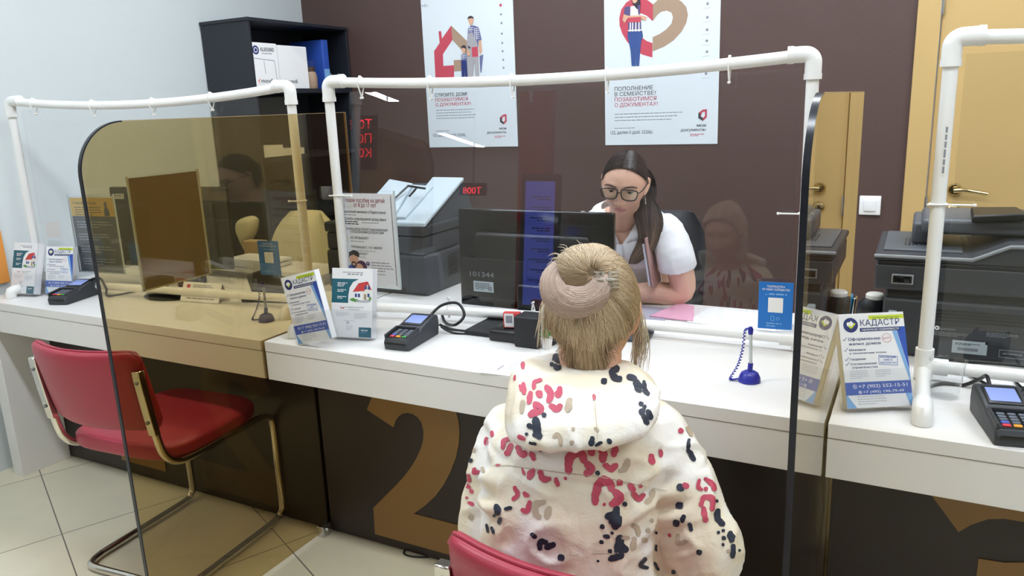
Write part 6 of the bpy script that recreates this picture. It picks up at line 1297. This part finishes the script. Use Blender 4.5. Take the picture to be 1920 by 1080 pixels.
# shirt with open collar
sb = MB(); sb.loft([[p + Vector((0, 0, .004)) for p in r] for r in tor(.010, lambda z: z > .5)])
for s in (-1, 1): sb.ell((xc + .07 * s, 2.453, .925), (.070, .063, .065))
smoothtube(sb, [SH_R + Vector((-.02, 0, .002)), SH_R, KA[1], KA[1].lerp(KA[2], .32)], [.058, .059, .060, .063], 24); smoothtube(sb, [lsh + Vector((.02, 0, .002)), lsh, (lsh + lel) / 2, (lsh + lel) / 2 + (lel - lsh) * .12], [.058, .059, .060, .063], 24)
vx = xc + .018
def open_v(me):
    bm = bmesh.new(); bm.from_mesh(me); kill = []
    ax = (KA[2] - KA[1]).normalized(); c1 = KA[1].lerp(KA[2], .30); ax2 = (lel - lsh).normalized(); c2 = (lsh + lel) / 2 + (lel - lsh) * .11
    for f in bm.faces:
        c = f.calc_center_median(); w_ = .060 * (c.z - .935) / .11
        if (c.z > .935 and abs(c.x - vx) < w_ and c.y < 2.50) or c.z > 1.058 or ((c - c1).dot(ax) > 0 and c.x > xc + .13 and c.z < .99) or ((c - c2).dot(ax2) > 0 and c.x < xc - .13 and c.z < .99): kill.append(f)
    bmesh.ops.delete(bm, geom=kill, context='FACES'); bm.to_mesh(me); bm.free()
    no = [v.normal.copy() for v in me.vertices]
    for v, n in zip(me.vertices, no): q = v.co; v.co = q + n * (.0035 * noise.noise(q * 16) + .004 * max(0, 1 - 2 * abs(noise.noise(Vector((q.x * 1.4, q.y, q.z * .7)) * 12 + Vector((3, 1, 2)))) - .55))
shirtm = mat('shirt_white', '#f1f1f6', .6, bump=.08, bs=60)
shirt = fuse('shirt', sb, shirtm, clerk, .004, 4, post=open_v); sd = shirt.modifiers.new('s', 'SOLIDIFY'); sd.thickness = .002; sd.offset = -1
for s in (-1, 1):
    inn = spline([(xc, 2.560, 1.088), (xc + .062 * s, 2.530, 1.086), (xc + .078 * s, 2.475, 1.068), (vx + .055 * s, 2.432, 1.03), (vx + .016 * s, 2.408, .952)], 6); out = spline([(xc, 2.585, 1.058), (xc + .088 * s, 2.545, 1.056), (xc + .118 * s, 2.468, 1.034), (vx + .102 * s, 2.418, .985), (vx + .030 * s, 2.398, .955)], 6); b = MB(); rings = []
    for p, q in zip(inn, out):
        m_ = (p + q) / 2 + Vector((.006 * s, -.008, .006)); rings.append([p, m_, q, q + Vector((0, .003, -.002)), m_ + Vector((-.002 * s, .004, -.003)), p + Vector((-.002 * s, .003, -.001))])
    b.loft(rings); b.build('collar', shirtm, clerk, smooth=70)
pl_ = MB(); pl_.tube(spline([(vx, 2.402, .95), (vx + .003, 2.392, .90), (vx + .004, 2.42, .84), (vx + .004, 2.46, .77)], 6), .010, 10, flat=.25); pl_.build('button_placket', shirtm, clerk)
kb = MB()
for h, kn, an in klegs: smoothtube(kb, [h, (h + kn) / 2, kn, (kn + an) / 2, an + Vector((0, 0, .02))], [.086, .077, .062, .057, .05])
kb.loft(tor(.012, lambda z: z < .64)); fuse('trousers', kb, MATS['trouser_black'], clerk, .006, 3)
for h, kn, an in klegs:
    b = MB(); smoothtube(b, [an + Vector((0, .035, -.022)), an + Vector((0, -.06, -.043)), an + Vector((0, -.15, -.056))], [.040, .042, .030], flat=.8); fuse('shoe', b, M('black'), clerk, .005, 2)
# dark hair: centre parting, swept behind the ears, long tail over the left shoulder
dark = hairmat('dark_hair', [(0, '#1d1718'), (.3, '#372b29'), (.55, '#5a473e'), (.78, '#927b6a'), (1., '#c4ae9b')], .32)
_KT = [(-1, -38), (-.33, -38), (-.15, -8), (.05, 7), (.3, 18), (.6, 31), (.85, 42), (.98, 46), (1.01, 46)]
def kline(a):
    c = math.cos(a)
    for (c0, e0), (c1, e1) in zip(_KT[:-1], _KT[1:]):
        if c <= c1: return math.radians(e0 + (e1 - e0) * (c - c0) / (c1 - c0))
    return math.radians(46)
KX, KY, KZ = .0800, .103, .1125
def onk(d, k=1.): return KH + KR @ (Vector((d.x * KX, d.y * (KY if d.y > 0 else KY + .012) - .006, d.z * KZ + .002)) * k * KS)
cap = MB(); vs = []; nu, nv = 64, 28
for j in range(nv + 1):
    for i in range(nu):
        a = 2 * PI * i / nu; e0 = kline(a) + .03; e = e0 + (PI / 2 - e0) * j / nv; k = .95 + .035 * ss(0, .2, j / nv); vs.append(onk(Vector((math.cos(e) * math.sin(a), math.cos(e) * math.cos(a), math.sin(e))), k))
cap.add(vs, [(j * nu + i, j * nu + (i + 1) % nu, (j + 1) * nu + (i + 1) % nu, (j + 1) * nu + i) for j in range(nv) for i in range(nu)]); cap.build('hair_base', mat('dark_base', '#2b2120', .6), clerk)
kp_ = []
for i in range(2000):
    s = RND.choice((-1, 1)); t0 = RND.random(); e = math.radians(46 + 100 * t0); st = Vector((.02 * s, math.cos(e), math.sin(e))).normalized()
    u = RND.random(); mid = Vector((s * (.62 + .3 * u), .42 - 1.0 * t0 * .9, .62 - .30 * u * (1 - t0))).normalized(); en = Vector((s * .40, -.86, -.25 - .35 * u)).normalized()
    pts = []
    for q in range(10):
        t = q / 9; p = slerp(slerp(st, mid, t), slerp(mid, en, t), t); a = math.atan2(p.x, p.y); el_ = math.asin(max(-1, min(1, p.z))); mn = kline(a)
        if el_ < mn + .01: el_ = mn + .01 + RND.uniform(0, .03); p = Vector((math.cos(el_) * math.sin(a), math.cos(el_) * math.cos(a), math.sin(el_)))
        pts.append(onk(p, 1.0 + RND.uniform(-.004, .004) + .012 * noise.noise(Vector((u * 5, t0 * 5, s)))))
    tn = .22 + .18 * noise.noise(Vector((u * 6, t0 * 7, s * 2))) + RND.gauss(0, .05); kp_.append((pts, RND.uniform(.0008, .0013), max(0, tn)))
tail = [onY(1206, 372, 2.47), onY(1214, 398, 2.43), onY(1219, 428, 2.395), onY(1214, 455, 2.375), onY(1201, 477, 2.365), onY(1186, 496, 2.362)]
TP = spline(tail, 5); NT = len(TP)
for i in range(1500):
    a = RND.uniform(0, 2 * PI); r = math.sqrt(RND.random()); le_ = RND.uniform(.72, 1.0); fr = noise.noise(Vector((math.cos(a) * 2 * r, math.sin(a) * 2 * r, 8))); pts = []
    for q in range(12):
        t = q / 11 * le_; f_ = t * (NT - 1); j = min(NT - 2, int(f_)); c = TP[j].lerp(TP[j + 1], f_ - j); wd = .022 + .020 * math.sin(PI * min(1, t * .95 + .1)) ** .8 - .012 * t
        pts.append(c + CR * math.cos(a) * r * wd * (1 + .2 * math.sin(4 * t + fr * 5)) + (Vector((0, -1, .1)) * math.sin(a) * r * wd * .5) + CR * .006 * math.sin(9 * t + a) )
    b0 = .18 + .16 * fr + RND.gauss(0, .05); kp_.append((pts, RND.uniform(.0008, .0013), (max(0, b0), min(1, b0 + .52 + .2 * RND.random()))))
side_ = spline([onY(1192, 306, 2.50), onY(1211, 322, 2.52), onY(1220, 350, 2.53), onY(1219, 380, 2.50), onY(1215, 404, 2.45)], 5); NS = len(side_)
for i in range(700):   # hair gathered behind the left ear
    a = RND.uniform(0, 2 * PI); r = math.sqrt(RND.random()); pts = []
    for q in range(9):
        f_ = q / 8 * (NS - 1.01); j = int(f_); c = side_[j].lerp(side_[j + 1], f_ - j); wd = .012 + .008 * math.sin(PI * q / 8); pts.append(c + CR * math.cos(a) * r * wd + Vector((0, -1, .1)) * math.sin(a) * r * wd)
    kp_.append((pts, RND.uniform(.0006, .001), max(0, .2 + RND.gauss(0, .06))))
for i in range(40):   # stray hairs
    st = onk(Vector((RND.uniform(-.8, .8), RND.uniform(-.6, .5), RND.uniform(.3, 1))).normalized(), 1.0); d = Vector((RND.gauss(0, 1), RND.gauss(0, .5), RND.gauss(.3, 1))).normalized() * RND.uniform(.01, .03); kp_.append((spline([st, st + d * .6, st + d + Vector((0, 0, -.008))], 3), .0004, .3))
strands(kp_, 'hair', dark, clerk)
# notebook under the arm, and the clerk's black chair
t = thing('notebook', 'notebook with a dusky pink cover standing between the clerk\'s arm and chest', 'notebook', (-.76, 2.4, H)); n0 = onY(1219, 492, 2.395); R = rotm(0, math.radians(-9), math.radians(4))
MB().rbox((n0.x, 2.395, n0.z), (.008, .10, .14), .002, R).build('pages', mat('pages', '#d9d6e4', .6), t); b = MB(); b.rbox(Vector((n0.x + .009, 2.395, n0.z + .008)), (.006, .11, .165), .002, R); b.rbox(Vector((n0.x - .012, 2.40, n0.z + .055)), (.018, .08, .05), .004, R); b.build('cover', mat('dusky_pink', '#a98480', .55), t)
kc_ = thing('office_chair', 'black office chair behind the clerk in the white shirt', 'chair', (-.87, 2.85, 0)); rings = []
for i in range(13):
    v = -1 + 2 * i / 12; z = .76 + .24 * v; hw = .175 * (1 - abs(v) ** 4 * .3); th = .03 * math.sqrt(max(.05, 1 - abs(v) ** 6)); rings.append([Vector((-.86 + hw * math.copysign(abs(math.cos(a)) ** .5, math.cos(a)), 2.85 - .06 * math.cos(a) ** 2 + th * math.copysign(abs(math.sin(a)) ** .8, math.sin(a)) + .04 * v, z)) for a in [2 * PI * k / 36 for k in range(36)]])
MB().loft(rings).build('backrest', mat('chair_black', '#1a1b22', .6, bump=.1, bs=300), kc_, smooth=60); MB().rbox((-.87, 2.63, .395), (.48, .46, .07), .03).build('seat', MATS['chair_black'], kc_)
b = MB(); b.tube([(-.84, 2.90, .62), (-.86, 2.90, .40), (-.87, 2.68, .36)], .02, 10); b.cyl((-.87, 2.64, .08), (-.87, 2.64, .37), .028)
for k in range(5): a = 2 * PI * k / 5 + .3; b.tube([(-.87, 2.64, .09), (-.87 + .29 * math.cos(a), 2.64 + .29 * math.sin(a), .06)], [.025, .015], 10); b.ell((-.87 + .29 * math.cos(a), 2.64 + .29 * math.sin(a), .026), (.022, .022, .025))
b.build('base', M('black'), kc_)
